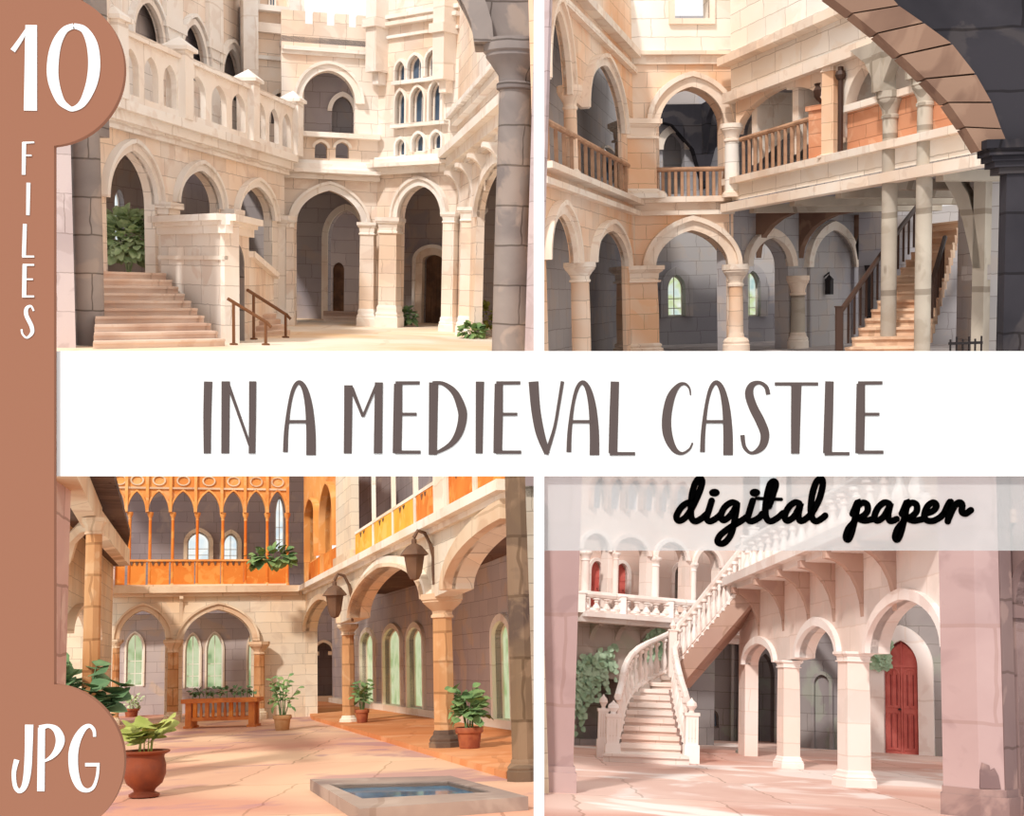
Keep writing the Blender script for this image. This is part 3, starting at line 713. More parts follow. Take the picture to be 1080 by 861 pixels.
# terrace back wall with blind gothic recesses
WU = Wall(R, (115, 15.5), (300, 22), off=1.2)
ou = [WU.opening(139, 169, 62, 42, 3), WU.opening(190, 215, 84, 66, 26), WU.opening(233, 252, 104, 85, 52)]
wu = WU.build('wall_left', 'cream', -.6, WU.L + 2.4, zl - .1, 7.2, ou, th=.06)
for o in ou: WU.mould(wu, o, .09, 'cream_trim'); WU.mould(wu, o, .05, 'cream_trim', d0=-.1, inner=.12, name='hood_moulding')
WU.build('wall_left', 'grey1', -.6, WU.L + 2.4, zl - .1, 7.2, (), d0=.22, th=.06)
for o in ou[:3]:
    z = o.zs
    WU.layers(wu, o.u1 - .02, o.u1 + .42, [(z - .32, z - .22, .03), (z - .22, z - .1, .05), (z - .1, z + .0, .07)], 'cream_trim', 'capital_band')
for i, px in enumerate((180, 224, 262)):
    u = WU.U(px, 0, 40); pm = MB().box(u - .3, u + .3, -.08, .05, zl + 1.55 + i * .05, 7.2); pm.box(u - .4, u + .4, -.11, .05, zl + 1.75, zl + 1.9); pm.box(u - .2, u + .2, -.05, .05, zl, zl + 1.6)
    part('buttress', pm, 'cream_trim', wu)
# lower passage behind left arcade
WAb = Wall(R, (115, 15.5), (300, 22), off=2.2)
sl = WAb.opening(121, 131, 262, 215, 200); 
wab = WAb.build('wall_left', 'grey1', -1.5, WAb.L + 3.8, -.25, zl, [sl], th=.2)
window(WAb, sl, 'sky_glass', 'cream_trim', label='tall pale slit window behind the green bush in upper left courtyard')
# corner tower between terrace and loggia
WT = Wall(R, (258, 22.8), (318, 23.2))
on = [WT.opening(286, 305, 131, 112, 98), WT.opening(293, 305, 142, 130, 123)]
wt = WT.build('wall_back', 'cream', 0, WT.L, zl - .1, 7.6, [on[0]], th=.3)
WT.mould(wt, on[0], .07, 'cream_trim'); WT.build('wall_back', 'grey1', 0, WT.L, zl - .1, 5.6, d0=.35, th=.1)
for y0, y1, pr in ((26, 36, .12), (8, 14, .2), (60, 64, .08)):
    WT.layers(wt, 0, WT.L, [(WT.p(288, y1)[1], WT.p(288, y0)[1], pr)], 'cream_trim', 'string_course')
for px in (262, 310):
    u = WT.U(px, 0, 60); part('buttress', MB().box(u - .13, u + .13, -.25, .05, zl, 7.6), 'cream_trim', wt)
for a, b in ((267, 274), (283, 291)):
    o = WT.opening(a, b, 9, 0, -8, d=-.02); window(WT, o, 'blue_glass', 'cream_trim', d=-.03, w=.03, label='small blue window high in corner tower, %s one' % ('left' if a < 270 else 'right'))
# back wall with loggia arch, battlements above
ob = WB.opening(313, 381, None, 236, 201, .7); lg = WB.opening(318.5, 374.5, 141, 108, 75, .95)
pn = [WB.opening(332, 345, 167, 156, 150, .6), WB.opening(354, 368, 167, 156, 150, .6)]
zt = WB.p(350, 27)[1]; zm = WB.p(350, 14)[1]; out = [(0, -.25), (0, zm)]
for a, b in ((322, 336), (345, 359), (368, 382)):
    ua, ub = WB.U(a, 0, 20), WB.U(b, 0, 20); out += [(ua - .0, zm), (ua, zt), (ub - .09, zt), (ub - .09, zm)]
out += [(WB.L, zm), (WB.L, -.25)]
wb = WB.build('wall_back', 'cream', holes=[ob, lg] + pn, outline=out, th=.2)
for o in (ob, lg): WB.mould(wb, o, .11, 'cream_trim'); WB.mould(wb, o, .05, 'cream_trim', d0=-.1, inner=.11, name='hood_moulding')
for y0, y1, pr in ((141, 146, .2), (170, 174, .08), (174, 180, .18), (180, 184, .28), (184, 190, .14), (52, 56, .1), (56, 60, .05)):
    WB.layers(wb, 0, WB.L, [(WB.p(350, y1)[1], WB.p(350, y0)[1], pr)], 'cream_trim', 'string_course')
for o in pn: WB.mould(wb, o, .05, 'cream_trim')
WB2 = Wall(R, (297, 22.4), (398, 22.8), off=.7); o2 = WB2.opening(350, 372, 143, 118, 102, .8)
w2 = WB2.build('wall_back', 'grey1', .0, WB2.L, zl, 4.95, [o2], th=.15); WB2.mould(w2, o2, .08, 'cream_trim')
WB2.build('wall_back', 'grey1', .0, WB2.L, zl, 4.95, d0=.4, th=.1)
R.slab('ceiling', [WB.A, WB.A + WB.u * WB.L, WB.A + WB.u * WB.L + WB.y * 1.4, WB.A + WB.y * 1.4], 4.9, 5.0, 'grey1')
# tower wall with a grid of nine gothic windows
oc = WC.opening(421, 467, None, 229, 196, .9); wn = []
for x0, x1, yb, ys, ya in ((419, 429, 90, 75, 65), (432, 446.5, 85, 71, 58.5), (451, 464.5, 80, 65, 53.5), (419, 429, 136, 108, 96), (435.5, 449, 132.5, 105, 92), (455, 467, 130, 100, 86.5), (419.5, 429, 164, 154, 147), (437, 449, 160, 150, 141), (456.5, 467, 157, 147, 139.5)):
    wn.append(WC.opening(x0, x1, yb, ys, ya, .7))
wc = WC.build('wall_back', 'cream', 0, WC.L, -.25, 7.2, [oc] + wn, th=.14)
WC.mould(wc, oc, .11, 'cream_trim'); WC.mould(wc, oc, .05, 'cream_trim', d0=-.1, inner=.11, name='hood_moulding')
for i, o in enumerate(wn):
    WC.mould(wc, o, .045, 'cream_trim', legs=True)
    window(WC, o, 'blue_glass', 'cream_trim', d=.07, w=.02, label='%s gothic window in the %s row of the tower' % (('left', 'middle', 'right')[i % 3], ('top', 'tall middle', 'small bottom')[i // 3]))
for y0, y1, pr, ud in ((90, 94, .1, 0), (136, 140, .12, 0), (170, 173, .08, 1), (173, 178, .18, 1), (178, 182, .28, 1), (182, 189, .14, 1), (26, 30, .12, 1), (18, 22, .08, 1), (40, 43, .06, 1)):
    ua, ub = (0, WC.L) if ud else (WC.U(414), WC.U(470))
    WC.layers(wc, ua, ub, [(WC.p(440, y1 - 6)[1], WC.p(440, y0 - 6)[1], pr)], 'cream_trim', 'string_course')
for px, yb in ((404, 78), (475, 86)):
    u = WC.U(px, 0, 60); z = WC.p(px, yb)[1]
    pm = MB().box(u - .13, u + .13, -.3, .05, z, 7.2); pm.box(u - .08, u + .08, -.18, .05, z - .2, z); pm.box(u - .17, u + .17, -.36, .05, z + .75, z + .9)
    part('buttress', pm, 'cream_trim', wc)
# right wall running towards the viewer
od = WD.opening(503, 549, None, 221, 172, .85)
wdd = WD.build('wall_right', 'cream', 0, WD.L, -.25, 6.4, [od], th=.12)
WD.mould(wdd, od, .13, 'cream_trim')
zc = .84 + 2.1
WD.layers(wdd, -.05, WD.L, [(zc - .3, zc - .2, .08), (zc - .2, zc - .05, .2), (zc - .05, zc + .07, .32), (zc + .5, zc + .6, .12), (zc + .6, zc + .68, .2)], 'cream_trim')
for i in range(4): bracket_part(WD, wdd, .5 + i * 1.5, .16, zc - .3, .5, .26, 'cream_trim')
# passages behind
WP = Wall(R, (235, 25.6), (425, 25.4)); op = WP.opening(346, 384, None, 252, 222, .85)
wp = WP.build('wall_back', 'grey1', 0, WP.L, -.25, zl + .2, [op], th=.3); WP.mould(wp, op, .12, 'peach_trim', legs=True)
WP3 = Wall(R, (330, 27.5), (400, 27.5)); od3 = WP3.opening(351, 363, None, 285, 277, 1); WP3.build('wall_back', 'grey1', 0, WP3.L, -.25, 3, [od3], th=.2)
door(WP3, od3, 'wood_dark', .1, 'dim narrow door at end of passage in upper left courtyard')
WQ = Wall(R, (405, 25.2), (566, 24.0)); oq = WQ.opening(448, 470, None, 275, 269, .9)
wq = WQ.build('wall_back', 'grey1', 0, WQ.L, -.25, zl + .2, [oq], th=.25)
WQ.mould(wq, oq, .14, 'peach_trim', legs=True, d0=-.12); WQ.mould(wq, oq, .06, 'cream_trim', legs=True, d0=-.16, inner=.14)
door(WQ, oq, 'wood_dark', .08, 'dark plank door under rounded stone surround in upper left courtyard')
R.slab('ceiling', [R.gp(250, 22.9), R.gp(398, 23.3), R.gp(479, 21.8), R.gp(553, 14.9), R.gp(566, 16), R.gp(566, 28), R.gp(250, 28)], zl, zl + .12, 'grey1')
part_ = None
# piers of the back arcades
def pier(px0, px1, Y, ycap, label, mats=('cream_trim', 'cream', 'cream_trim'), rz=0.0, **k):
    return column(R, px0, px1, Y, ycap, label, mats, 'square', rz=rz, name='pier', cat='pier', capw=1.35, basew=1.3, **k)
for a in ((302, 310, 21.7, 233, 'slim pale pier left of central back arch in upper left courtyard', .08), (380, 395, 22.3, 235, 'broad pale pier right of central back arch in upper left courtyard', -.1),
          (401, 420, 22.2, 230, 'square pale pier left of arch with dark door', -.2), (467, 480, 20.9, 224, 'square pale pier right of arch with dark door', -.4),
          (487, 504, 19.6, 219, 'pale pier under right hand arch beside the big dark column', -.6)):
    pier(a[0], a[1], a[2], a[3], a[4], rz=a[5], base=1.6, cap=1.0)
# stairs and the stair block
WS = Wall(R, (171, 16.6), (237.5, 15.3)); zs_ = .84 + .60
bl, br_ = R.gp(98, 13.45), R.gp(237, 14.75); tl, tr = R.gp(106, 15.1), R.gp(176, 16.3); N = 10
nos = []
for i in range(N):
    f = i / (N - 1); a = bl.lerp(tl, f); b = br_.lerp(tr, f); z = .84 * (i + 1) / N; a.z = b.z = z; nos.append((a, b))
stairs(R, nos, 'step1', 'broad sandstone steps climbing left towards the green bush', over=.03, last=.5)
ws = WS.build('wall_left', 'cream', 0, WS.L, -.25, zs_, (), th=.2)
WS.layers(ws, -.02, WS.L + .12, [(zs_ - .1, zs_, .05), (zs_, zs_ + .05, .1), (zs_ + .05, zs_ + .13, .17)], 'cream_trim', 'coping')
WS.layers(ws, -.05, WS.L, [(zs_ - .42, zs_ - .37, .03)], 'cream_trim', 'string_course')
WS2 = Wall(R, (237.5, 15.3), (263, 16.6)); os2 = WS2.opening(241.5, 252, None, 281, 262, .7)
ws2 = WS2.build('wall_left', 'cream', 0, WS2.L, -.25, zs_, [os2], th=.05); WS2.mould(ws2, os2, .05, 'dark1', legs=True)
door(WS2, os2, 'blue_glass', .04, 'narrow blue pointed door in the stair block', planks=2)
WS2.layers(ws2, -.12, WS2.L + .1, [(zs_ - .1, zs_, .05), (zs_, zs_ + .05, .1), (zs_ + .05, zs_ + .13, .17)], 'cream_trim', 'coping')
WS3 = Wall(R, (263, 16.6), (289, 19.6)); z3 = WS3.p(289, 292)[1]; L3 = WS3.L
ws3 = WS3.build('wall_left', 'cream', outline=[(0, -.25), (0, zs_ - .3), (L3, z3), (L3, -.25)], th=.2)
part('coping', MB().prism([(0, zs_ - .36), (0, zs_ - .28), (L3 + .05, z3 + .06), (L3 + .05, z3 - .03)], (), -.08, .1), 'cream_trim', ws3)
R.slab('floor', [R.gp(90, 15.4), R.gp(170, 16.5), WS.A + WS.y * .2, WS.A + WS.u * (WS.L - .1) + WS.y * .2, R.gp(258, 16.7), R.gp(258, 18.2), R.gp(150, 20.5), R.gp(60, 18)], .6, .84, 'step1')
for j, (a, b, lab) in enumerate((((240, 315, 15.0), (281, 340, 15.2), 'short bronze handrail in front of the blue door'), ((261, 306, 16.3), (302, 332, 17.2), 'short bronze handrail behind the first one, beside the sloping wall'))):
    p, q = R.pt(*a), R.pt(*b); t = thing('handrail', lab, 'handrail', R.M, (q.x, q.y, 0)); o = Vector((q.x, q.y, 0))
    part('rail', MB().tube([p - o, q - o, q - o + Vector((.06, 0, -.06))], .022, 6), 'bronze', t)
    for f in (.15, .98):
        c = p.lerp(q, f) - o; part('rail_post', MB().tube([c, (c.x, c.y, 0)], .02, 6).lathe([(.05, 0), (.05, .02), (.001, .03)], 8, (c.x, c.y, 0)), 'bronze', t)
nos = []
for i in range(4):
    a = R.gp(268, 17.0 + i * .25); b = R.gp(306 - i * 5, 18.1 + i * .2); a.z = b.z = .07 * (i + 1); nos.append((a, b))
stairs(R, nos, 'step1', 'few low steps between the bronze handrails', over=.02)
nos = []
for i in range(2):
    a = R.gp(341, 24.4 + i * .3); b = R.gp(378, 24.4 + i * .3); a.z = b.z = .09 * (i + 1); nos.append((a, b))
stairs(R, nos, 'step1', 'two shallow steps under the central back arch', over=.02)
# plants
shrub(R, R.pt(136, 292, 17.2), .34, .85, 420, .15, .065, 'pale green leafy bush at head of the sandstone steps', 'leaf_pale', 3)
shrub(R, R.gp(429, 22.6), .13, .32, 60, .13, .05, 'small dark green plant beside the pier near the dark door', 'leaf_dark', 4)
shrub(R, R.gp(499, 18.6), .2, .18, 70, .12, .05, 'low green tuft at foot of the right hand pier', 'leaf', 5)
shrub(R, R.gp(512, 19.8), .1, .5, 60, .14, .04, 'upright green plant beside the big dark column', 'leaf_yellow', 6)
# foreground columns and arches
column(R, 80, 110, 14.2, 118, 'thick shade-toned grey column at left edge of upper left courtyard', 'dark1', cap=0, base=0)
column(R, 518.5, 554, 13.6, 44, 'huge shade-toned grey column with flared capital at right of upper left courtyard', 'dark1', base=.35, cap=1.6, capw=1.9, basew=1.2)
WF = Wall(R, (20, 13.4), (80, 13.6)); WF.build('wall_front', 'pier1', 0, WF.L, -.25, 5.2, th=.5)
WG = Wall(R, (76, 14.1), (120, 14.9)); wg = WG.build('wall_front', 'dark1', 0, WG.L, R.z(95, 140, 14.4), 5.0, th=.3)
WH = Wall(R, (117, 15.0), (137, 16.6)); WH.build('wall_left', 'cream', 0, WH.L, zl, 6.0, th=.3)
WI = Wall(R, (470, 13.5), (568, 13.5)); zi = WI.p(520, 45)[1]
c_ = [(u, z) for u, z in (WI.p(500, 46), WI.p(497, 25), WI.p(490, 8), WI.p(478, -14), WI.p(462, -40), WI.p(566, -40), WI.p(566, 46))]
wi = WI.build('wall_front', 'dark1', outline=c_, th=.5)
c2 = c_[:5]; part('arch_moulding', MB().band(c2, [WI.p(521, 46), WI.p(519, 25), WI.p(514, 8), WI.p(505, -14), WI.p(492, -40)], -.12, .1), 'dark1', wi)
WJ = Wall(R, (553, 12.7), (567.5, 12.6)); WJ.build('wall_right', 'pier1', 0, WJ.L, -.25, 5, th=.05)

# ================================================================== courtyard two (upper right): peach stone, timber railings, outside stair
R = Room(312, .85, 825)
R.slab('floor', [R.gp(569, 11.6), R.gp(1125, 10.4), R.gp(1125, 30), R.gp(569, 30)], -.25, 0, 'floor2')
B2 = Wall(R, (671, 18.7), (790, 18.95)); zb0 = R.z(774, 219, 18.7); zb1 = R.z(774, 190, 18.7)
R2 = Wall(R, (773, 18.7), (928, R.sY(928, 190, zb0))); R2.L = R2.U(1110)
L2 = Wall(R, (573.5, R.sY(574, 196, R.z(671, 230, 18.7))), (672, 18.7))
zled = B2.p(720, 211)[1]; zlo = B2.p(720, 227)[1]
# back wall with one bay above another
ol = B2.opening(691, 767, None, 281, 243, .72); ou_ = B2.opening(695, 763, 209, 132, 92, .8)
skyw = B2.rect(711, 748, -14, 20)
b2 = B2.build('wall_back', 'peach', 0, B2.U(774), -.25, B2.p(720, 62)[1], [ol, ou_], th=.3)
b2b = B2.build('wall_back', 'bright', 0, B2.L, B2.p(720, 62)[1], 5.4, [skyw], th=.3)
for o in (ol, ou_):
    B2.mould(b2, o, .14, 'peach_trim'); B2.mould(b2, o, .07, 'peach_trim', d0=-.11, inner=.14, name='hood_moulding')
for y0, y1, pr in ((208, 214, .16), (222, 227, .08), (214, 222, .04), (55, 59, .12), (59, 68, .05)):
    B2.layers(b2, 0, B2.U(774), [(B2.p(720, y1)[1], B2.p(720, y0)[1], pr)], 'peach_trim', 'string_course')
part('window_frame', MB().band(skyw + [skyw[0]], [(skyw[0][0] - .08, skyw[0][1] - .08), (skyw[1][0] - .08, skyw[1][1] + .08), (skyw[2][0] + .08, skyw[2][1] + .08), (skyw[3][0] + .08, skyw[3][1] - .08), (skyw[0][0] - .08, skyw[0][1] - .08)], -.05, .05), 'peach_trim', b2b)
# left wall
ll = [L2.opening(576, 605, None, 276, 226, .85), L2.opening(625, 659, None, 279, 244, .85)]
lu = [L2.opening(576, 598, 198, 92, 14, .85), L2.opening(617, 655, 214, 128, 70, .8)]
l2 = L2.build('wall_left', 'peach', 0, L2.L, -.25, 5.4, [[(ll[0].u0, -.03)] + ll[0].arc + ll[1].arc + [(ll[1].u1, -.03)], [(lu[0].u0, zled)] + lu[0].arc + lu[1].arc + [(lu[1].u1, zled)]], th=.05)
for o in ll + lu: L2.mould(l2, o, .1, 'peach_trim'); L2.mould(l2, o, .05, 'peach_trim', d0=-.1, inner=.1, name='hood_moulding')
zt2 = B2.p(673, 62)[1]
L2.layers(l2, 0, L2.L, [(zled - .07, zled, .16), (zlo, zlo + .07, .1), (zt2, zt2 + .1, .14), (zt2 - .22, zt2 - .14, .08)], 'peach_trim')
R.slab('ceiling', [R.gp(572, 13.4), R.gp(672, 18.8), R.gp(774, 18.9), R.gp(774, 22), R.gp(655, 22), R.gp(572, 14.7)], zlo, zled, 'grey2')  # cut short of the back wall so sky light reaches below
R.slab('ceiling', [R.gp(572, 13.4), R.gp(672, 18.8), R.gp(774, 18.9), R.gp(774, 21), R.gp(655, 21), R.gp(572, 14.4)], zt2, zt2 + .12, 'plank')  # stops short of the back wall, shaped to let sky light in
LB = Wall(R, (571.5, 15.2), (668, 23.4))
olb = LB.opening(634, 647, 190, 163, 157.5, .9); olc = LB.opening(622, 658, 214, 150, 128, .9)
lb = LB.build('wall_left', 'grey2', 0, LB.L, -.25, zt2 + 1.2, [olb], th=.04); LB.mould(lb, olb, .04, 'peach_trim', legs=True)
door(LB, olb, 'door_blue', .06, 'small rounded blue door on the left gallery of the peach courtyard')
BB = Wall(R, (655, 23.2), (905, 23.8))
w1 = BB.opening(703.5, 722, 334, 305, 290, .75); w2 = BB.opening(784.5, 801, 334, 303, 286, .75); bu = BB.opening(699, 722, 205, 158, 140, .75)
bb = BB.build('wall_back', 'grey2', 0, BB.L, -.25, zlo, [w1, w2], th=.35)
for o, la in ((w1, 'pointed stained glass window in the dark bay below the timber railing'), (w2, 'pointed stained glass window right of the slim peach column')):
    BB.mould(bb, o, .14, 'grey2', legs=True, d0=-.08); window(BB, o, 'stained', 'leadwhite', d=.15, w=.03, nx=1, rows=(.3, .65), label=la)
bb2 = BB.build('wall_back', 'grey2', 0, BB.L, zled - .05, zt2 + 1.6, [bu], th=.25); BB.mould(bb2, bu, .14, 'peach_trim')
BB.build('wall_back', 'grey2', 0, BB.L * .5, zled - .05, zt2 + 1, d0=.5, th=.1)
u_ = BB.U(739, 0, 150)
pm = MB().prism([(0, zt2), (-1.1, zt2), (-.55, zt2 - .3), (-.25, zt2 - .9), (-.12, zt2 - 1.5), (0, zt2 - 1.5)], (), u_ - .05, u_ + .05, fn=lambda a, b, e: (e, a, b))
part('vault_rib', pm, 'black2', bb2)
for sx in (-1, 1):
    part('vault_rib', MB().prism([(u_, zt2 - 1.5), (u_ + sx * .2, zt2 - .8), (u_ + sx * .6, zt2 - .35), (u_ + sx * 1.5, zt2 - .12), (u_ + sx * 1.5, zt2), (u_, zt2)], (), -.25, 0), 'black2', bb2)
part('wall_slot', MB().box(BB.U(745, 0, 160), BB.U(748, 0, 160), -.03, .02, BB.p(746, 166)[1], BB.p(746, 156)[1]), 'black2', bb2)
# columns of the left and back bays
pL = L2.A + L2.u * L2.U(613) + L2.y * .02
column(R, 604, 624, pL.y, 277, 'peach column with carved capital at far left of the peach courtyard', ('peach_trim', 'peach', 'peach_trim'), cap=1.2, capw=1.7)
column(R, 656, 690, 18.5, 281, 'broad square corner pier in the peach courtyard', ('peach_trim', 'peach', 'peach_trim'), 'square', name='pier', cat='pier', rz=.3, cap=.6, base=.6, capw=1.3, basew=1.25)
column(R, 769, 784, 18.6, 279, 'slim peach column between the two stained glass windows', ('peach_trim', 'peach', 'peach_trim'), cap=1.8, capw=1.9, base=2.0, basew=1.9)
column(R, 601, 615, (L2.A + L2.u * L2.U(607)).y, 91, 'slim peach column of the upper left gallery', ('peach_trim', 'peach', 'peach_trim'), cap=2.0, capw=1.9, base=.6, zb=zled)
column(R, 657, 690, 18.5, 128, 'square corner pier of the upper gallery in peach courtyard', ('peach_trim', 'peach', 'peach_trim'), 'square', name='pier', cat='pier', rz=.3, cap=.7, base=.4, capw=1.3, zb=zled)
column(R, 766, 781, 18.6, 131, 'slim pale column right of the upper back arch', ('peach_trim', 'bright', 'peach_trim'), cap=1.4, capw=1.6, base=.6, zb=zled)
# timber railings
zr = B2.p(728, 179)[1] - zled
balustrade(R, [B2.A + B2.u * B2.U(690) - B2.y * .05 + Vector((0, 0, zled)), B2.A + B2.u * B2.U(769) - B2.y * .05 + Vector((0, 0, zled))], zr, 12, 'brown timber railing across the upper back arch', 'wood2', 'bar', .035, .022)
balustrade(R, [L2.A + L2.u * .1 - L2.y * .04 + Vector((0, 0, zled)), L2.A + L2.u * L2.U(662) - L2.y * .04 + Vector((0, 0, zled))], zr, 13, 'brown timber railing along the upper left gallery', 'wood2', 'bar', .035, .022)
# right gallery: slab, beam, posts
back = 2.6
def r2pt(px, d=0.0, z=0.0):
    u = R2.U(px, 0); return R2.A + R2.u * u + R2.y * d + Vector((0, 0, z))
pg = [r2pt(772), r2pt(1090), r2pt(1090) + Vector((.6, 1.4, 0)), r2pt(1000) + Vector((.5, 4, 0)), R.gp(915, 21.5), R.gp(774, 21.5)]
R.slab('ceiling', pg, zb0, zb0 + .1, 'plank')
r2 = R2.build('wall_right', 'bright', 0, R2.L, zb0 - .02, zb1, (), th=.25)
R2.layers(r2, -.1, R2.L, [(zb0 - .06, zb0 + .06, .14), (zb1 - .07, zb1 + .02, .12)], 'peach_trim')
zu0, zu1 = R2.p(800, 94)[1], R2.p(800, 55)[1]
r2u = R2.build('wall_right', 'bright', 0, R2.L, zu0, zu1 + 2.2, (), th=.25)
R2.layers(r2u, -.05, R2.L, [(zu1 - .03, zu1 + .08, .2), (zu0 - .06, zu0 + .08, .12)], 'peach_trim')
R.slab('ceiling', [p + Vector((0, 0, 0)) for p in pg], zu0, zu0 + .1, 'plank')
for px in (790, 832, 880, 930, 985):
    u = R2.U(px); pm = MB().box(u - .09, u + .09, .02, 2.4, zu0 - .14, zu0 - .0)
    pm.prism([(.1, zu0 - .14), (1.6, zu0 - .14), (.9, zu0 - .32), (.45, zu0 - .7), (.1, zu0 - 1.0)], (), u - .08, u + .08, fn=lambda a, b, e: (e, a, b))
    part('beam', pm, 'peach_trim', r2u)
    pm = MB().box(u - .07, u + .07, .05, 3.2, zb0 - .12, zb0 - .0); part('beam', pm, 'pillar2', r2)
# gallery back wall
RG = Wall(R, (776, 21.3), (920, 19.6)); og = [RG.opening(797, 822, 172, 140, 122, .8), RG.opening(832, 850, 168, 128, 112, .8)]
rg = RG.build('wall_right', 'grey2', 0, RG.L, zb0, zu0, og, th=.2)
for o in og: RG.mould(rg, o, .12, 'peach_trim')
RG.build('wall_right', 'grey2', 0, RG.L, zb0, zu0, d0=.4, th=.1)
RH = Wall(R, (884, 18.2), (1100, 14.6)); oh = [RH.opening(903, 927, 160, 124, 104, .8), RH.opening(948, 963, 150, 130, 118, .8), RH.opening(984, 998, 146, 118, 104, .9)]
rh = RH.build('wall_right', 'bright', 0, RH.L, zb0, zu0, oh, th=.2)
for i, o in enumerate(oh):
    RH.mould(rh, o, .06, 'peach_trim')
    window(RH, o, 'door_blue' if i < 2 else 'window4', 'peach_trim', d=.1, w=.03, nx=1, label='blue grey arched window on the right gallery, %s' % ('left of the tall pillars', 'between the tall pillars', 'right of the tall pillars')[i])
column(R, 869, 884, r2pt(876, .1).y, 112, 'square peach post of the right gallery beside the brick parapet', ('peach_trim', 'peach', 'peach_trim'), 'square', name='gallery_post', cat='post', ztop=zu0 - .02, base=.3, cap=.6, capw=1.2, rz=-.9, zb=zb1)
t = thing('drainpipe', 'thin dark pipe on the gallery post beside the brick parapet', 'pipe', R.M, r2pt(890, -.06, zb1))
part('pipe', MB().tube([(0, 0, 0), (0, 0, 1.05)], .035, 8), 'iron_brown', t); part('pipe_collar', MB().lathe([(.05, 0), (.07, .05), (.05, .1)], 8, (0, 0, .9)), 'iron_brown', t)
# arch brace between post and pillar
u0_, u1_ = R2.U(886), R2.U(929)
part('arch_brace', MB().prism([(u0_, zu0)] + [(u1_, zu0)] + list(reversed(arch_pts(u0_ + .02, u1_, zu0 - .95, zu0 - .2, .8, 8))), (), .0, .15), 'peach_trim', r2u)
ua_, ub_ = R2.U(777), R2.U(868)
part('gallery_arch', MB().prism([(ua_, zu0), (ub_, zu0)] + list(reversed(arch_pts(ua_ + .02, ub_, R2.p(822, 128)[1], R2.p(822, 93)[1], .85, 10))), (), .0, .12), 'peach', r2u)
balustrade(R, [r2pt(779, .05, zb1), r2pt(856, .05, zb1)], .56, 12, 'brown timber railing on the right gallery left of the brick post', 'wood2', 'bar', .035, .02)
t = thing('newel_post', 'orange brick post with a small urn at end of the gallery railing', 'post', R.M, r2pt(862, .06, zb1), -.9)
part('post', MB().box(-.11, .11, -.13, .13, 0, .62).box(-.14, .14, -.16, .16, .62, .68), 'brick2', t)
part('urn', MB().lathe([(.05, .68), (.03, .72), (.1, .8), (.11, .88), (.08, .93), (.1, .96)], 12), 'iron_brown', t)
bp = R2.build('parapet', 'brick2', R2.U(889), R2.U(1021), zb1, zb1 + .52, (), d0=.05, th=.16)
bp['kind'] = 'structure'; bp.name = 'wall_right'
R2.layers(bp, R2.U(889), R2.U(1021), [(zb1 + .5, zb1 + .58, .03)], 'peach_trim', 'coping')
# the two tall pillars
for a in ((928.5, 944.5, 97, 'left one of two tall round pillars in front of the gallery'), (964, 980.5, 83, 'right one of two tall round pillars in front of the gallery')):
    column(R, a[0], a[1], r2pt((a[0] + a[1]) / 2, -.1).y, a[2], a[3], 'pillar2', cap=2.0, capw=1.75, base=1.0)
    pc = (a[0] + a[1]) / 2; p = r2pt(pc, -.1); zz = R.z(pc, a[2], p.y)
    br2 = MB().box(-.09, .09, -.09, .12, zz, zu0)
    for sx in (-1, 1): br2.prism([(sx * .09, zu0), (sx * .62, zu0), (sx * .3, zu0 - .2), (sx * .09, zz + .1)], (), -.05, .08)
    tag(link('bracket', br2.mesh('bracket', M['pillar2'], False), Matrix.Translation((R2.U(pc), -.1, 0)), r2u))
# lower right arcade under the slab
RB = Wall(R, (771, 18.9), (918, 21.8)); orb = [RB.opening(789, 831, None, 281, 251, .8), RB.opening(853, 898, None, 282, 243, .8)]
rb = RB.build('wall_back', 'grey2', 0, RB.L, -.25, zb0 + .02, [orb[0]], th=.25)
for o in orb: RB.mould(rb, o, .14, 'peach_trim', d0=-.1)
part('blind_recess', MB().band([(orb[1].u0, 0)] + orb[1].arc + [(orb[1].u1, 0)], [(orb[1].u0 - .05, 0)] + arch_pts(orb[1].u0 - .05, orb[1].u1 + .05, orb[1].zs, orb[1].za + .05, .8) + [(orb[1].u1 + .05, 0)], -.06, .02), 'grey2', rb)
column(R, 834, 849, 20.0, 291, 'slim rosy column under the grey plank slab', ('peach_trim', 'pillar2', 'peach_trim'), cap=1.6, capw=1.6, base=1.5, basew=1.5)
for px, nm in ((800, 1), (845, 1), (903, 1)):
    bracket_part(RB, rb, RB.U(px, 0, 240), .14, zb0 + .02, .75, .9, 'brown2')
uL, zL = RB.p(869, 302)
t = thing('wall_lamp', 'small dark lantern fixed to the pale wall between arch and stairs', 'lantern', RB.M, (uL, -.1, zL))
part('lamp_body', MB().box(-.05, .05, -.05, .05, -.14, .1).lathe([(.08, .1), (.02, .17)], 6), 'iron', t); part('bracket', MB().tube([(0, .12, .14), (0, 0, .22), (0, 0, .17)], .015, 5), 'iron', t)
uL, zL = RB.p(915, 258, -.4)
t = thing('hanging_lantern', 'round black lantern hanging under the slab near the stairs', 'lantern', RB.M, (uL, -.4, zL))
part('lamp_body', MB().lathe([(.02, -.32), (.16, -.24), (.2, 0), (.14, .2), (.04, .28)], 10), 'iron', t); part('chain', MB().tube([(0, 0, .28), (0, 0, zb0 - zL - .1)], .02, 5), 'iron', t)
RC = Wall(R, (905, 20.6), (1015, 19.6)); rc = RC.build('wall_back', 'grey2', 0, RC.L, -.25, zb0, (), th=.2)
t = thing('drainpipe', 'dark pipe on the shadowed wall behind the stair foot', 'pipe', RC.M, (RC.U(918, 0, 330), -.06, 0))
part('pipe', MB().tube([(0, 0, 0), (0, 0, 1.3)], .045, 8), 'iron', t); part('pipe_collar', MB().lathe([(.07, .6), (.07, .66), (.07, 1.2), (.09, 1.3)], 8), 'iron', t)
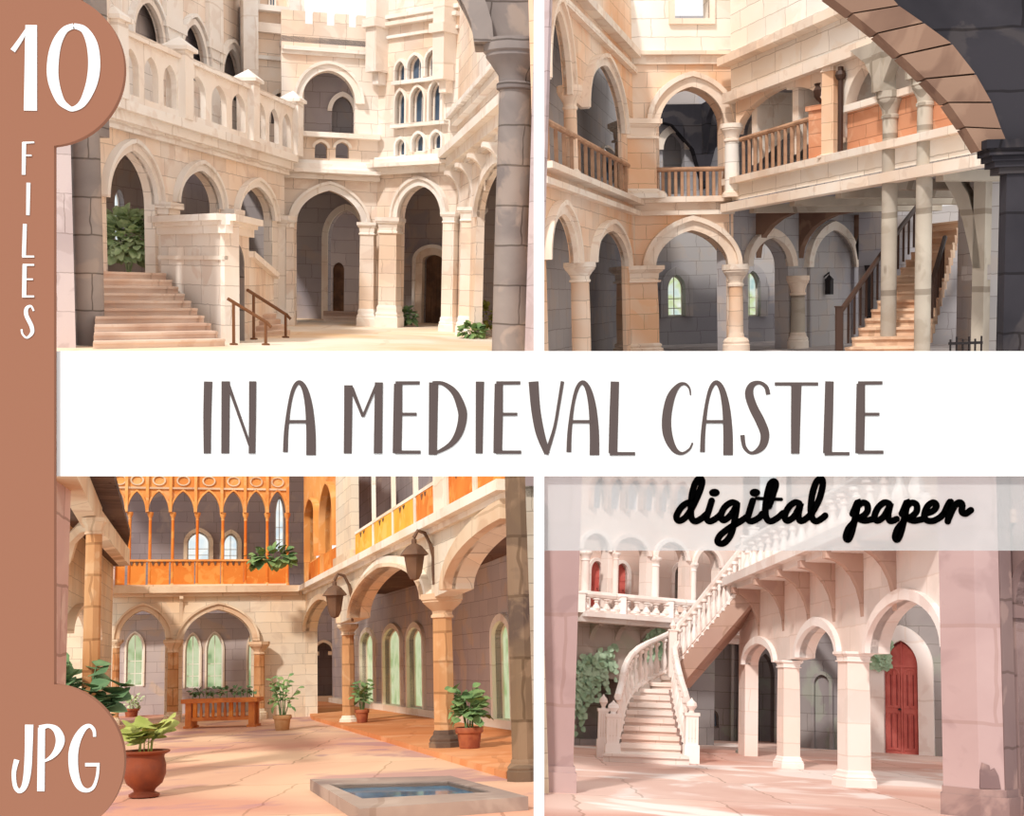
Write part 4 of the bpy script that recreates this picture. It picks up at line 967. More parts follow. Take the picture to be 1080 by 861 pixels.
# outside stair with iron rails
NS = 17; nos = []; b0, b1 = R.gp(884, 14.3), R.gp(972, 14.0); t0, t1 = R.gp(980, 17.8), R.gp(1009, 17.2)
ztp = R.z(995, 236, 17.5)
for i in range(NS):
    f = i / (NS - 1); a = b0.lerp(t0, f); b = b1.lerp(t1, f); a.z = b.z = .02 + ztp * (i + 1) / NS; nos.append((a, b))
stairs(R, nos, 'step2', 'long flight of warm stone treads with iron rails climbing to the gallery', over=.03, last=.6, th=.2)
P0 = nos[0][0] + Vector((-.02, -.1, 0)); P1 = nos[10][0] + Vector((-.02, 0, 0)); P2 = nos[-1][0] + Vector((0, 0, 0))
balustrade(R, [P0, P1, P2], .5, 17, 'dark iron stair rail on the left of the stone treads', 'iron_brown', 'bar', .032, .012, posts=(.0,), post_w=.035, base=False, cat='stair rail', name='stair_rail')
balustrade(R, [nos[1][1], nos[9][1]], .45, 7, 'dark iron stair rail on the right of the stone treads', 'iron_brown', 'bar', .03, .012, base=False, cat='stair rail', name='stair_rail')
# wall and brace arch right of the stair
RD = Wall(R, (1008, 15.6), (1036, 14.6)); rd = RD.build('wall_right', 'grey2', 0, RD.L, -.25, zb0, (), th=.4)
RE = Wall(R, (962, 14.9), (1036, 14.4)); e0 = [RE.p(x, y) for x, y in ((984, 176), (995, 190), (1006, 208), (1015, 232), (1021, 258), (1026, 283))]
e1 = [RE.p(x, y) for x, y in ((1002, 176), (1012, 190), (1021, 205), (1027, 228), (1031, 256), (1034, 283))]
part('arch_brace', MB().band([(RE.p(966, 176)[0], zb0)] + e0, [(RE.p(966, 168)[0], zb0 + .2)] + e1, 0, .3), 'pillar2', tag(link('wall_right', RE.build.__self__ and MB().box(RE.p(1027, 200)[0], RE.L, .0, .3, -.25, zb0).mesh('wall_right', M['pillar2'], False), RE.M), None, None, None, 'structure'))
part('impost', MB().box(RD.L - .35, RD.L + .1, -.15, .05, RD.p(1030, 285)[1] - .12, RD.p(1030, 285)[1] + .05), 'grey2', rd)
RFw = Wall(R, (1028, 19.5), (1080, 19.0)); of_ = RFw.opening(1041, 1058, 362, 300, 268, .8)
rf = RFw.build('wall_back', 'grey2', 0, RFw.L, -.25, zb0, [of_], th=.25); RFw.mould(rf, of_, .1, 'pillar2', legs=True)
window(RFw, of_, 'stained', 'leadwhite', d=.1, w=.03, nx=1, rows=(.25, .5, .75), label='tall bright garden window at far right behind the dark pier')
oarc = RE.p(1040, 230)
t = thing('iron_gate', 'low black iron grille beside the stair foot', 'gate', R.M, R.gp(1017, 14.0))
gm = MB()
for i in range(6): gm.tube([(-.16 + i * .07, 0, 0), (-.16 + i * .07, 0, .3 + .03 * (i % 2))], .012, 5)
part('bars', gm, 'iron', t); part('rail', MB().box(-.18, .2, -.015, .015, .24, .27).box(-.18, .2, -.015, .015, .03, .06), 'iron', t)
# dark foreground arch with brown voussoirs on a corbel and pier, darkened for shade
RA = Wall(R, (850, 10.5), (1125, 10.5))
ci = [(862, -30), (872, -6), (899, 14), (925, 35), (950, 58), (976, 83), (1000, 108), (1018, 134), (1034, 160)]
co = [(912, -34), (925, -20), (948, 6), (974, 24), (1004, 46), (1029, 78), (1046, 108), (1056, 136), (1062, 150)]
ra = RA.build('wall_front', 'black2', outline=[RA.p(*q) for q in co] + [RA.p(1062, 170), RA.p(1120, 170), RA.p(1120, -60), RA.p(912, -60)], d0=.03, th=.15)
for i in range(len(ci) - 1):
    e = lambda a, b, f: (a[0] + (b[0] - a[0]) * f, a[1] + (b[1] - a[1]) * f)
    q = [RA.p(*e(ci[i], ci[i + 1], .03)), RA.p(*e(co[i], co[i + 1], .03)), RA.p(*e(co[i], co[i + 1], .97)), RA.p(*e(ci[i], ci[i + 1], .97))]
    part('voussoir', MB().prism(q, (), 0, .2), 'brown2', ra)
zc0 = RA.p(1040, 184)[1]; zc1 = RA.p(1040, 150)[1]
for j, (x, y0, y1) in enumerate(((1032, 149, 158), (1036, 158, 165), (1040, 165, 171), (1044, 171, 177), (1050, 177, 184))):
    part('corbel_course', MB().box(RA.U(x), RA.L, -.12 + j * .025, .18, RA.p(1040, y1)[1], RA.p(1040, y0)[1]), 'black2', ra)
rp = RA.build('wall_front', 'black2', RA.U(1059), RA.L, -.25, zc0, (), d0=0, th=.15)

# ================================================================== courtyard three (lower left): orange loggia, potted plants, pool
R = Room(703, .5, 310)
def floor_hole(name, mat, poly, hole, z0=-.25):
    mb = MB().prism([(p.x, p.y) for p in poly], [[(p.x, p.y) for p in hole]] if hole else (), z0, 0, fn=lambda a, b, d: (a, b, d))
    return tag(link(name, mb.mesh(name, M[mat], False), R.M), None, None, None, 'structure')
zc = .045
po = [R.g(327, 822, zc), R.g(475, 818.5, zc), R.g(557, 840.5, zc), R.g(379, 853.5, zc)]
pi2 = [R.g(346, 827, zc), R.g(472.5, 824, zc), R.g(519, 835.5, zc), R.g(382.5, 842.5, zc)]
floor_hole('floor', 'floor3', [R.gp(30, 3.7), R.gp(566, 3.7), R.gp(566, 20), R.gp(30, 20)], pi2)
RB0 = 11.8
B3 = Wall(R, (60, RB0), (330, 12.5)); zg0 = B3.p(200, 628)[1]; zg1 = B3.p(200, 619)[1]
D3 = Wall(R, (321, R.sY(321, 756, 0)), (561, R.sY(561, 824, 0))); D3.L = D3.U(547)
ob3 = [B3.opening(126, 174.5, None, 674, 644, .75), B3.opening(193, 266, None, 677, 643, .75)]
b3 = B3.build('wall_back', 'tan', 0, B3.L, -.25, zg0, ob3, th=.14)
for o in ob3: B3.mould(b3, o, .05, 'tan_trim', d0=-.04); B3.mould(b3, o, .02, 'tan_trim', d0=-.06, inner=.05, name='hood_moulding')
B3.layers(b3, B3.U(118), B3.U(318), [(zg0 - .015, zg0 + .02, .05), (zg0 + .02, zg1, .09)], 'tan_trim', 'ledge')
bracket_part(B3, b3, B3.U(191, 0, 640), .035, zg0 - .01, .26, .06, 'tan_trim')
# loggia above: orange parapet, slender columns, carved timber arches
px_post = [120, 133, 155, 179.5, 206, 233.5, 258, 281.5, 303]
zp = B3.p(200, 590.5)[1]
t = thing('parapet', 'row of orange painted panels below the timber arches of the back gallery', 'parapet', B3.M, (B3.U(120, 0, 605), 0, zg1))
u00 = B3.U(120, 0, 605)
for a, b in zip(px_post[:-1], px_post[1:]):
    ua, ub = B3.U(a, 0, 605) - u00, B3.U(b, 0, 605) - u00
    pn_ = part('panel', MB().box(ua + .012, ub - .012, -.02, .02, .02, zp - zg1 - .02), 'orange', t, smooth=False)
    for f in (.25, .5, .75):
        u = ua + (ub - ua) * f; cm = MB().prism([(u - .016, zp - zg1 - .02), (u + .016, zp - zg1 - .02), (u + .006, zp - zg1 - .055), (u - .004, zp - zg1 - .06)], (), -.028, -.018)
        part('painted_drop', cm, 'wood_dark', pn_)
part('top_rail', MB().box(0, B3.U(303, 0, 605) - u00, -.035, .035, zp - zg1 - .02, zp - zg1), 'amber', t)
part('bottom_rail', MB().box(0, B3.U(303, 0, 605) - u00, -.035, .035, 0, .02), 'tan_trim', t)
zs3 = B3.p(200, 541)[1]
for i, p in enumerate(px_post[1:]):
    column(R, p - 1.6, p + 1.6, B3.R.gp(p, RB0 + (p - 60) / 270 * .7).y - .02, 541, 'slender orange gallery column, %s from the left above the back arches' % ORD[i], ('amber', 'orange', 'amber'), ztop=zs3, zb=zg1, cap=3.2, capw=2.0, base=1.5, name='gallery_column')
oo = []
for a, b in zip(px_post[:-1], px_post[1:]):
    oo.append(B3.opening(a + (1.6 if a > 120 else 0), b - 1.6, 543, 541, 519, .6))
for o in oo: o.zb = zs3 - .02; o.poly = [(o.u0, o.zb)] + o.arc + [(o.u1, o.zb)]
zt3 = B3.p(200, 480)[1]
ol3 = [(u00 - .02, zs3)]
for o in oo: ol3 += arch_pts(o.u0, o.u1, zs3, o.za, o.k, o.n)
ol3 += [(B3.U(303.5, 0, 540), zs3), (B3.U(303.5, 0, 540), zt3), (u00 - .02, zt3)]
lo = B3.build('wall_back', 'amber', outline=ol3, d0=-.03, th=.05)
for o, (a, b) in zip(oo, zip(px_post[:-1], px_post[1:])):
    B3.mould(lo, o, .018, 'amber', d0=-.05, d1=.0)
    u = (o.u0 + o.u1) / 2; z = B3.p(200, 508)[1]; r_ = .05
    ring = lambda q: [(u + q * cos(2 * pi * k / 16), z + q * .8 * sin(2 * pi * k / 16)) for k in range(16)]
    part('roundel', MB().band(ring(r_), ring(r_ * 1.3), -.045, 0, closed=True), 'tan_trim', lo)
    part('post_strip', MB().box(o.u1 + .0, o.u1 + .028, -.06, .0, zs3, zt3), 'amber', lo)
B3.layers(lo, u00, B3.U(303, 0, 540), [(B3.p(200, 517)[1], B3.p(200, 515)[1], .05)], 'tan_trim', 'string_course')
# gallery interior
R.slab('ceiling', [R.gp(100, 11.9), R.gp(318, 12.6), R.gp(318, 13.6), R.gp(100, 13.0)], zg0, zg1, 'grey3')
B4 = Wall(R, (60, 13.6), (330, 14.3))
og3 = [B4.opening(197.5, 221, 592, 573, 561, .7), B4.opening(235.5, 251, 592, 574, 563, .7), B4.opening(290, 300, 582, 545, 524, .8)]
b4 = B4.build('wall_back', 'grey3', 0, B4.L, zg0 - .1, zt3 + .2, og3, th=.15)
for o in og3[:2]: B4.mould(b4, o, .04, 'tan_trim', legs=True)
for o, la in zip(og3, ('wider pale pointed window seen through the orange gallery', 'narrow pale pointed window right of the wider one in orange gallery', 'tall barred window at the corner above the ivy')):
    window(B4, o, 'sky_glass', 'leadwhite', d=.06, w=.014, nx=1, rows=(.35, .7), label=la)
# end strip and white stone upright left of the loggia
e_ = B3.build('wall_back', 'tan', 0, B3.U(119.5, 0, 600), zg0, zt3, (), th=.12)
part('quoin_strip', MB().box(B3.U(117, 0, 600), B3.U(121, 0, 600), -.05, .0, zg0, zp + .32), 'rose3', e_)
# walls with garden windows behind the back arches
B5 = Wall(R, (60, 14.0), (330, 14.6))
wbk = [B5.opening(133.5, 151, 724, 684, 668, .75), B5.opening(195.5, 211, 726, 688, 669, .75), B5.opening(218, 235, 726, 687, 668, .75), B5.opening(261.5, 272, 726, 688, 668, .75), B5.opening(70, 83, 730, 672, 654, .75)]
b5 = B5.build('wall_back', 'mauve3', 0, B5.L, -.25, zg0, wbk, th=.12)
for o, la in zip(wbk, ('green garden window inside the left back arch', 'green garden window at left inside the wide back arch', 'pale garden window at middle of the wide back arch', 'narrow garden window at right edge of the wide back arch', 'green window at far left behind the orange column')):
    B5.mould(b5, o, .02, 'white_trim', legs=True, d0=-.02); window(B5, o, 'garden', 'leadwhite', d=.04, w=.014, nx=1, rows=(.33, .66), label=la)
# slim columns of the back arches
for a in ((115.5, 126.5, 675, 11.85, 'slim brown column left of the left back arch', 1.7), (174.5, 189, 675, 11.98, 'brown column between the two back arches', 1.55), (266, 280.5, 677, 12.2, 'slim brown column right of the wide back arch', 1.7)):
    column(R, a[0] + 2, a[1] - 2, a[3], a[2], a[4], ('tan_trim', 'pillar3', 'tan_trim'), 'oct', cap=1.5, capw=a[5] + .25, base=1.4, basew=1.6)
# right arcade
o1 = D3.opening(322, 358, None, 662, 632, .85); o2 = D3.opening(374, 453, None, 642, 596.5, .85)
u3a, u3b = D3.U(477, 0, 640), D3.U(541, 0, 640); zs_a = D3.p(475, 622)[1]; za_a = D3.p(541, 546)[1]
h3 = arch_pts(u3a, 2 * u3b - u3a, zs_a, za_a, .9, 12)[:13]
hole3 = [(u3a, -.03)] + h3 + [(u3b, -.03)]
zg3 = D3.p(400, 583)[1]
ztop3 = 'cap'
arcade = [(o1.u0, -.03)] + o1.arc + o2.arc + h3 + [(u3b, -.03)]
d3 = D3.build('wall_right', 'tan', 0, D3.L, -.25, zg3, [arcade], th=.12)
D3.mould(d3, o1, .05, 'tan_trim', d0=-.03); D3.mould(d3, o2, .07, 'white_trim', d0=-.04); D3.mould(d3, o2, .025, 'tan_trim', d0=-.06, inner=.0, name='arch_roll')
h3o = arch_pts(u3a - .09, 2 * u3b - u3a + .09, zs_a, za_a + .09, .9, 12)[:13]
part('arch_moulding', MB().band(h3, h3o, -.05, .02), 'tan_trim', d3)
D3.layers(d3, 0, D3.L, [(zg3 - .05, zg3 - .02, .03), (zg3 - .02, zg3 + .03, .08)], 'white_trim', 'ledge')
# parapet panels and white posts of the right gallery
zgp = zg3 + .03
t = thing('parapet', 'sloping row of orange and golden panels between white posts on the right gallery', 'parapet', D3.M, (D3.U(376, 0, 575), 0, zgp)); u00 = D3.U(376, 0, 575)
hp = D3.p(438, 525)[1] - zgp
for a, b, m in ((376, 393, 'gold'), (396, 414, 'gold'), (417, 437, 'gold'), (441, 459, 'orange'), (476, 500, 'orange'), (507, 541, 'orange')):
    ua, ub = D3.U(a, 0, 555) - u00, D3.U(b, 0, 555) - u00
    pn_ = part('panel', MB().box(ua, ub, -.01, .03, 0, hp), m, t, smooth=False)
    for f0, f1, q in ((.3, .42, .045), (.5, .62, .035)):
        part('painted_drop', MB().prism([(ua + (ub - ua) * f0, hp - .01), (ua + (ub - ua) * f1, hp - .01), (ua + (ub - ua) * (f0 + f1) / 2, hp - q)], (), -.013, 0), 'wood_dark', pn_)
part('top_rail', MB().box(0, D3.U(460, 0, 530) - u00, -.014, .02, hp, hp + .02), 'white_trim', t)
part('top_rail', MB().box(D3.U(476, 0, 530) - u00, D3.U(541, 0, 530) - u00, -.014, .02, hp, hp + .02), 'white_trim', t)
for px, w in ((394.5, 1.6), (415.5, 1.6), (439, 2), (503.5, 3.2)):
    u = D3.U(px, 0, 555) - u00; q = w / F * D3.R.gp(px, 8).y * 1.2
    part('post', MB().box(u - q * 1.6, u + q * 1.6, -.012, .012, -.02, R.E + (R.hy - 470) / F * R.gp(px, 8).y * (D3.A + D3.u * D3.U(px)).y / 8 - zgp), 'white_trim', t)
pw = D3.build('wall_right', 'white_trim', D3.U(460.5, 0, 530), D3.U(475, 0, 530), zgp, ztop3, (), d0=-.02, th=.04)
pq = D3.build('wall_right', 'tan', D3.U(358, 0, 540), D3.U(374.5, 0, 540), zgp, ztop3, (), d0=-.03, th=.06)
part('pilaster_foot', MB().box(D3.U(357, 0, 540), D3.U(375.5, 0, 540), -.05, .02, zgp, zgp + .08), 'tan_trim', pq)
cor = [D3.opening(327, 337, 590, 545, 527, .7), D3.opening(343, 357, 580, 545, 510, .7)]
pr_ = D3.build('wall_right', 'amber', 0, D3.U(358, 0, 540), zgp, ztop3, cor, th=.06)
for o in cor:
    D3.mould(pr_, o, .02, 'amber', legs=True)
    part('panel', MB().box(o.u0 - .01, o.u1 + .01, -.015, .0, zgp + .02, zgp + hp), 'orange', pr_)
DR = Wall(R, (321, R.sY(321, 756, 0)), (561, R.sY(561, 824, 0)), off=.45); DR.L = DR.U(556)
DR.build('wall_right', 'grey3', -.3, DR.L, zg3, 'cap', (), th=.08)
fl = [D3.A + D3.y * .05, D3.A + D3.u * D3.L + D3.y * .05, D3.A + D3.u * D3.L + D3.y * .1, D3.A + D3.u * D3.L * .75 + D3.y * .75, D3.A + D3.y * 1.1]
R.slab('ceiling', fl, zg3 - .05, zg3, 'beam')  # slab shortened so sky light enters behind the colonnade
# raised terracotta walk with the window wall of the colonnade
zw = .03
E3 = Wall(R, (352, R.sY(352, 741, zw)), (566, R.sY(566, 773, zw))); E3.L = E3.U(557)
R.slab('floor', [D3.A + D3.u * .8 - D3.y * .03, D3.A + D3.u * D3.L - D3.y * .07, R.gp(566, 5.6), E3.A + E3.u * E3.L, E3.A, R.gp(318, 17.5)], 0, zw, 'terra')
we = [E3.opening(382, 395.5, 742, 680, 667, .9), E3.opening(406, 424, 745, 677, 663, .9), E3.opening(431.5, 447.5, 747, 676, 662, .9), E3.opening(522, 540, 764, 672, 655, .9), E3.opening(456, 464, 748, 676, 660, .9)]
ze = zg3 + .5
e3 = E3.build('wall_right', 'mauve3', -.1, E3.L, -.25, ze, we[:4], th=.09)
for o, la in zip(we[:4], ('leftmost tall green window of the right colonnade', 'second tall green window of the right colonnade', 'third tall green window of the colonnade, left of the near column', 'tall bright green window beside the foreground pier')):
    E3.mould(e3, o, .05, 'white_trim', legs=True, d0=-.03); window(E3, o, 'garden', 'white_trim', d=.05, w=.012, nx=0, label=la)
E3.layers(e3, -.1, E3.L, [(zw, zw + .06, .05)], 'white_trim', 'plinth')
G3 = Wall(R, (300, 17.0), (372, 17.0)); og_ = G3.opening(333, 351, 738, 689, 678, .9)
g3 = G3.build('wall_back', 'grey3', 0, G3.L, -.25, 1.6, [og_], th=.15); G3.build('wall_back', 'grey3', 0, G3.L, -.2, 1.6, d0=.2, th=.05)
G3.mould(g3, og_, .035, 'tan_trim', legs=True, d0=-.06)
for sx in (og_.u0, og_.u1): part('capital_band', MB().box(sx - .05, sx + .05, -.1, 0, og_.zs - .03, og_.zs + .02), 'tan_trim', g3)
G3.layers(g3, 0, G3.L, [(0, .09, .06)], 'tan_trim', 'plinth')
# columns of the right arcade
column(R, 361.5, 374, R.sY(367, 765.5, 0), 661, 'orange brown column at far end of the right colonnade', ('white_trim', 'pillar3', 'tan_trim'), 'oct', cap=1.1, capw=1.7, base=1.1, basew=1.5, ztop=D3.p(367, 656)[1])
column(R, 459, 479.5, R.sY(468, 794, 0), 625, 'octagonal brown and cream column in front of the colonnade', ('pier3', 'pillar3', 'tan_trim'), 'oct', cap=1.45, capw=2.1, base=1.5, basew=1.55, ztop=D3.p(466, 624)[1])
column(R, 541, 563.5, 5.3, 480, 'broad dark brown pier at right edge of the pool courtyard', 'pier3', 'oct', name='pier', cat='pier', cap=0, base=1.3, basew=1.5)
lantern(D3, 437, 592, .22, 'larger wall lantern on a scrolled bracket between the right arches')
lantern(D3, 353, 634, .27, 'smaller wall lantern near the corner of the right arcade')
# left wing: columns, ceiling beams
column(R, 85.5, 101.5, 6.6, 547, 'tall orange brown column at left of the pool courtyard', ('tan_trim', 'pillar3', 'tan_trim'), 'oct', cap=1.3, capw=1.45, base=1.0)
F3 = Wall(R, (45, 5.2), (66.5, 5.6)); f3 = F3.build('wall_left', 'rose3', 0, F3.L, -.25, 'cap', (), th=.1)
zb3 = R.z(90, 546, 6.6)
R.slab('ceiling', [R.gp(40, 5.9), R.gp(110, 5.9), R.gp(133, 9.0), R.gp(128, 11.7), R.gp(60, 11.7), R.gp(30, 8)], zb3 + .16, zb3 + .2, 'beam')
t = thing('ceiling_beam', 'broad pale timber beam resting on the tall orange brown column', 'beam', R.M, R.gp(95, 6.6, zb3))
o = R.gp(95, 6.6, zb3)
for nm, a, b, w, h in (('beam', R.gp(62, 4.9, zb3), R.gp(98, 7.2, zb3), .05, .13), ('cross_beam', R.gp(98, 7.0, zb3 - .02), R.gp(131, 9.5, zb3 - .02), .04, .12)):
    a, b = a - o, b - o; d = (b - a).normalized(); s_ = Vector((-d.y, d.x, 0)) * w
    part(nm, MB().prism([(p.x, p.y) for p in (a - s_, b - s_, b + s_, a + s_)], (), a.z, a.z + h, fn=lambda x, y, z: (x, y, z)), 'tan_trim', t)
H3 = Wall(R, (66, 8.2), (116, 11.6))
oh3 = H3.opening(72, 86, None, 668, 640, .8)
h3w = H3.build('wall_left', 'tan', -.2, H3.L, -.25, zb3 + .2, [H3.opening(68, 100, None, 672, 640, .8)], th=.08)
H3.mould(h3w, H3.opening(68, 100, None, 672, 640, .8), .03, 'tan_trim')
ax = [R.pt(70, 590, 8), R.pt(76, 568, 7.6), R.pt(88, 556, 7.2), R.pt(100, 553, 7.0)]
part('arch_rib', MB().tube([R.M.inverted() @ (R.M @ p) - Vector((0, 0, 0)) for p in ax], .04, 6), 'tan_trim', tag(link('arch_rib', None, R.M), None, None, None, 'structure'))
# pool
t = thing('pool', 'low square stone pool with blue water in the front of the orange courtyard', 'pool', R.M, (po[0] + po[2]) / 2 * 1.0); oc_ = Vector(t.matrix_basis.translation); oc_ = (po[0] + po[2]) / 2
part('coping', MB().prism([(p.x - oc_.x, p.y - oc_.y) for p in po], [[(p.x - oc_.x, p.y - oc_.y) for p in pi2]], -zc - .0, 0, fn=lambda a, b, d: (a, b, d)), 'pool_stone', t, smooth=False)
ins = [p.lerp((pi2[0] + pi2[2]) / 2, -.03) for p in pi2]
part('basin', MB().prism([(p.x - oc_.x, p.y - oc_.y) for p in ins], [[(p.x - oc_.x, p.y - oc_.y) for p in pi2]], -zc - .15, -.005, fn=lambda a, b, d: (a, b, d)), 'pool_stone', t, smooth=False)
part('water', MB().prism([(p.x - oc_.x, p.y - oc_.y) for p in pi2], (), -zc - .05, -.018, fn=lambda a, b, d: (a, b, d)), 'water', t, smooth=False)
# planter bench
pb0 = R.g(195, 769, 0); pb1 = R.gp(268, pb0.y); Lb = (pb1 - pb0).length; hb = R.z(232, 737, (pb0.y + pb1.y) / 2); dp = .22
t = thing('planter_table', 'orange brown slatted timber planter table in front of the wide back arch', 'table', R.M, pb0, atan2(pb1.y - pb0.y, pb1.x - pb0.x))
part('table_top', MB().box(-.03, Lb + .03, -.03, dp + .03, hb - .035, hb), 'bench', t)
for x in (0.0, Lb - .05):
    for y in (0, dp - .05): part('leg', MB().box(x, x + .05, y, y + .05, 0, hb - .035).box(x - .012, x + .062, y - .012, y + .062, 0, .02), 'bench', t)
part('lower_rail', MB().box(.05, Lb - .05, .01, .04, .06, .09).box(.05, Lb - .05, dp - .04, dp - .01, .06, .09), 'bench', t)
for k in range(9):
    x = .08 + (Lb - .18) * k / 8
    part('slat', MB().lathe([(.012, .09), (.014, .14), (.008, .18), (.014, .24), (.01, hb - .035)], 8, (x, .025, 0)) if k % 2 else MB().box(x - .016, x + .016, .01, .04, .09, hb - .035), 'bench' if k % 3 else 'orange', t)
rnd = random.Random(11)
for k in range(10):
    f = .06 + k * .1 if k < 6 else .1 + k * .095
    p = pb0.lerp(pb1, min(.95, f)); p.y += dp * .5; p.z = hb
    tt = thing('seedling', 'small dark green seedling on the planter table, %s from the left' % ORD[k], 'plant', R.M, p, 0, 'seedlings on the planter table')
    mb = MB(); bush(mb, (0, 0, .055), .03, .03, .03, 14, .035, .016, rnd); part('foliage', mb, 'leaf_dark', tt)
    part('stem', MB().tube([(0, 0, 0), (0, 0, .06)], .004, 5), 'leaf', tt)
# potted plants
def pot_px(x0, x1, yb, yt, px_f, yf, label, **k):
    Y = R.sY((x0 + x1) / 2, yb - 1.5, k.get('zb', 0)); pc = (x0 + x1) / 2; pr = (x1 - x0) / 2 / F * Y
    k.pop('zb', None); loc = R.gp(pc, Y); loc.z = R.pt(pc, yb - 1.5, Y).z
    return potted(R, loc, pr, (yb - 1.5 - yt) / F * Y, px_f / F * Y, (yt - yf) / F * Y, label, **k)
pot_px(288, 307.5, 772, 755, 34, 709, 'leafy green plant in a pale clay pot right of the planter table', pot='pot_pale', seed=2, n=50, ln=.055)
pot_px(374.5, 389.5, 764, 749, 24, 716, 'leafy plant in a round terracotta pot at foot of the far colonnade column', seed=3, n=40, ln=.055, zb=zw)
pot_px(481, 510, 791, 768, 44, 722, 'bushy plant in a terracotta pot between near column and foreground pier', seed=4, n=80, ln=.06, w=.028, zb=zw)
pot_px(127, 177, 843, 794, 44, 764, 'large dark terracotta urn with yellow green leaves at front left', leaf='leaf_yellow', pot='pot_dark', seed=5, n=26, ln=.085, w=.05, urn=True, style='stem')
pot_px(130.5, 146.5, 758, 748, 22, 733, 'small terracotta bowl with a pale green plant by the left back arch', leaf='leaf_pale', seed=6, n=30, ln=.05)
pot_px(70, 100, 815, 785, 88, 694, 'tall plant with big round dark green leaves behind the side board', leaf='leaf_dark', seed=8, n=90, ln=.1, w=.065, style='stem')
shrub(R, B3.R.pt(287, 602, 11.7), .2, .22, 90, .09, .045, 'ivy clump trailing over the orange parapet at the corner', 'leaf', 9, name='ivy', ry=.06)

# ================================================================== courtyard four (lower right): rose stone, curved stair, red doors
R = Room(735, .45, 825)
R.slab('floor', [R.gp(569, 3.7), R.gp(1120, 3.7), R.gp(1120, 18), R.gp(569, 18)], -.25, 0, 'floor4')
B6 = Wall(R, (602, 10.0), (770, R.sY(766, 667, R.z(604, 655, 10.0)))); B6.L = B6.U(782)
zg = B6.p(640, 657)[1]; zgt = zg + .07
# lower wall with niche, ledge on consoles
nich = B6.rect(616, 664, 716, 791)
on6 = B6.opening(693, 706, 690, 668, 658, .9)
b6 = B6.build('wall_back', 'olive4', 0, B6.U(722), -.25, zg, [nich], d0=.12, th=.2)
B6.build('wall_back', 'grey4', 0, B6.L, -.2, zg - .1, d0=.36, th=.1)
for px in (606, 633, 660, 687): bracket_part(B6, b6, B6.U(px, 0, 680), .05, zg, .2, .14, 'olive4', d=.13)
B6.layers(b6, 0, B6.L, [(zg - .01, zg + .03, .1), (zg + .03, zgt, .15)], 'rose_trim', 'ledge')
B6.layers(b6, 0, B6.U(722), [(0, .05, -.09)], 'grey4', 'plinth')
iv = MB(); rnd = random.Random(4)
for _ in range(420):
    f = rnd.random(); a = B6.p(613 + 40 * f * f + rnd.uniform(-9, 9), 735 - 46 * f + rnd.uniform(-20, 24) * (1 - f * .5) + (0 if rnd.random() < .7 else 20))
    leaf_into(iv, (a[0], rnd.uniform(.08, .115), a[1]), (rnd.uniform(-1, 1), -.3, rnd.uniform(-1, .3)), (0, -1, .1), .05, .024)
for _ in range(160):
    a = B6.p(697 + rnd.uniform(-8, 8), 678 + rnd.uniform(-16, 16)); leaf_into(iv, (a[0], rnd.uniform(.08, .115), a[1]), (rnd.uniform(-1, 1), -.3, rnd.uniform(-1, .3)), (0, -1, .1), .05, .024)
tag(link('ivy', iv.mesh('ivy', M['ivy']), B6.M), 'thin green ivy creeping over the wall under the left balcony', 'plant')
# gallery arcade
ops = [B6.opening(613.5, 641.5, 640, 581, 563, .95), B6.opening(647, 682, 642, 585, 567, .95), B6.opening(692, 723, 645, 590, 572, .95), B6.opening(733, 758, 648, 598, 580, .95)]
wtop = [B6.opening(a, a + w_, 537 + i * .9, 520 + i * 1.2, 504 + i * 1.6, .6) for i, (a, w_) in enumerate(((624, 13), (642, 15), (659, 17), (678, 14), (695, 12), (711, 13)))]
ztop6 = 'cap'
g6 = B6.build('wall_back', 'rose', 0, B6.L, zgt - .05, ztop6, [[(p[0], max(p[1], zgt + .001)) for p in o.poly] for o in ops] + wtop, th=.1)
for o in ops: B6.mould(g6, o, .035, 'rose_trim', d0=-.03)
for i, o in enumerate(wtop):
    B6.mould(g6, o, .028, 'warm4', d0=-.04, legs=True)
    window(B6, o, 'window4', 'rose_trim', d=.04, w=.014, nx=0, label='pale pointed window in the top row behind the vellum, %s from the left' % ORD[i])
for i, (px, hw, yc) in enumerate(((612, 4.5, 581), (644.5, 3.2, 583), (687.5, 4.2, 588), (728, 3.8, 594), (761, 3, 600))):
    column(R, px - hw, px + hw, R.gp(px, 10).y + (px - 602) / 168 * (B6.R.sY(766, 667, zg) - 10) - .06, yc, 'slim pale balcony column, %s from the left in the rose courtyard' % ORD[i], 'rose_trim', zb=zgt, cap=1.4, capw=1.6, base=.8)
hb6 = R.z(640, 631, 10.3) - zgt
balustrade(R, [B6.A - B6.y * .08 + Vector((0, 0, zgt)), B6.A + B6.u * (B6.L - .05) - B6.y * .08 + Vector((0, 0, zgt))], hb6, 17, 'pale stone balustrade with turned balusters along the left balcony', 'rose_trim', 'turned', .028, .035, posts=(.0, .235, .52, .78), post_w=.035, post_h=1.02)
B7 = Wall(R, (596, 11.2), (800, 12.3))
od7 = [B7.opening(622, 634, 640, 602, 592, .95), B7.opening(648, 661.5, 640, 606, 594.5, .95), B7.opening(710, 724, 640, 608, 596, .9)]
b7 = B7.build('wall_back', 'rose', 0, B7.L, zg - .05, 'cap', od7, th=.12)
for o in od7: B7.mould(b7, o, .03, 'rose_trim', legs=True, d0=-.03)
door(B7, od7[0], 'redpale', .03, 'left one of two small red arched doors on the balcony', planks=4, ring='iron_brown'); door(B7, od7[1], 'redpale', .03, 'right one of two small red arched doors on the balcony', planks=4, ring='iron_brown')
B7.build('wall_back', 'grey4', B7.U(690), B7.L, zg, 'cap', d0=.125, th=.05)
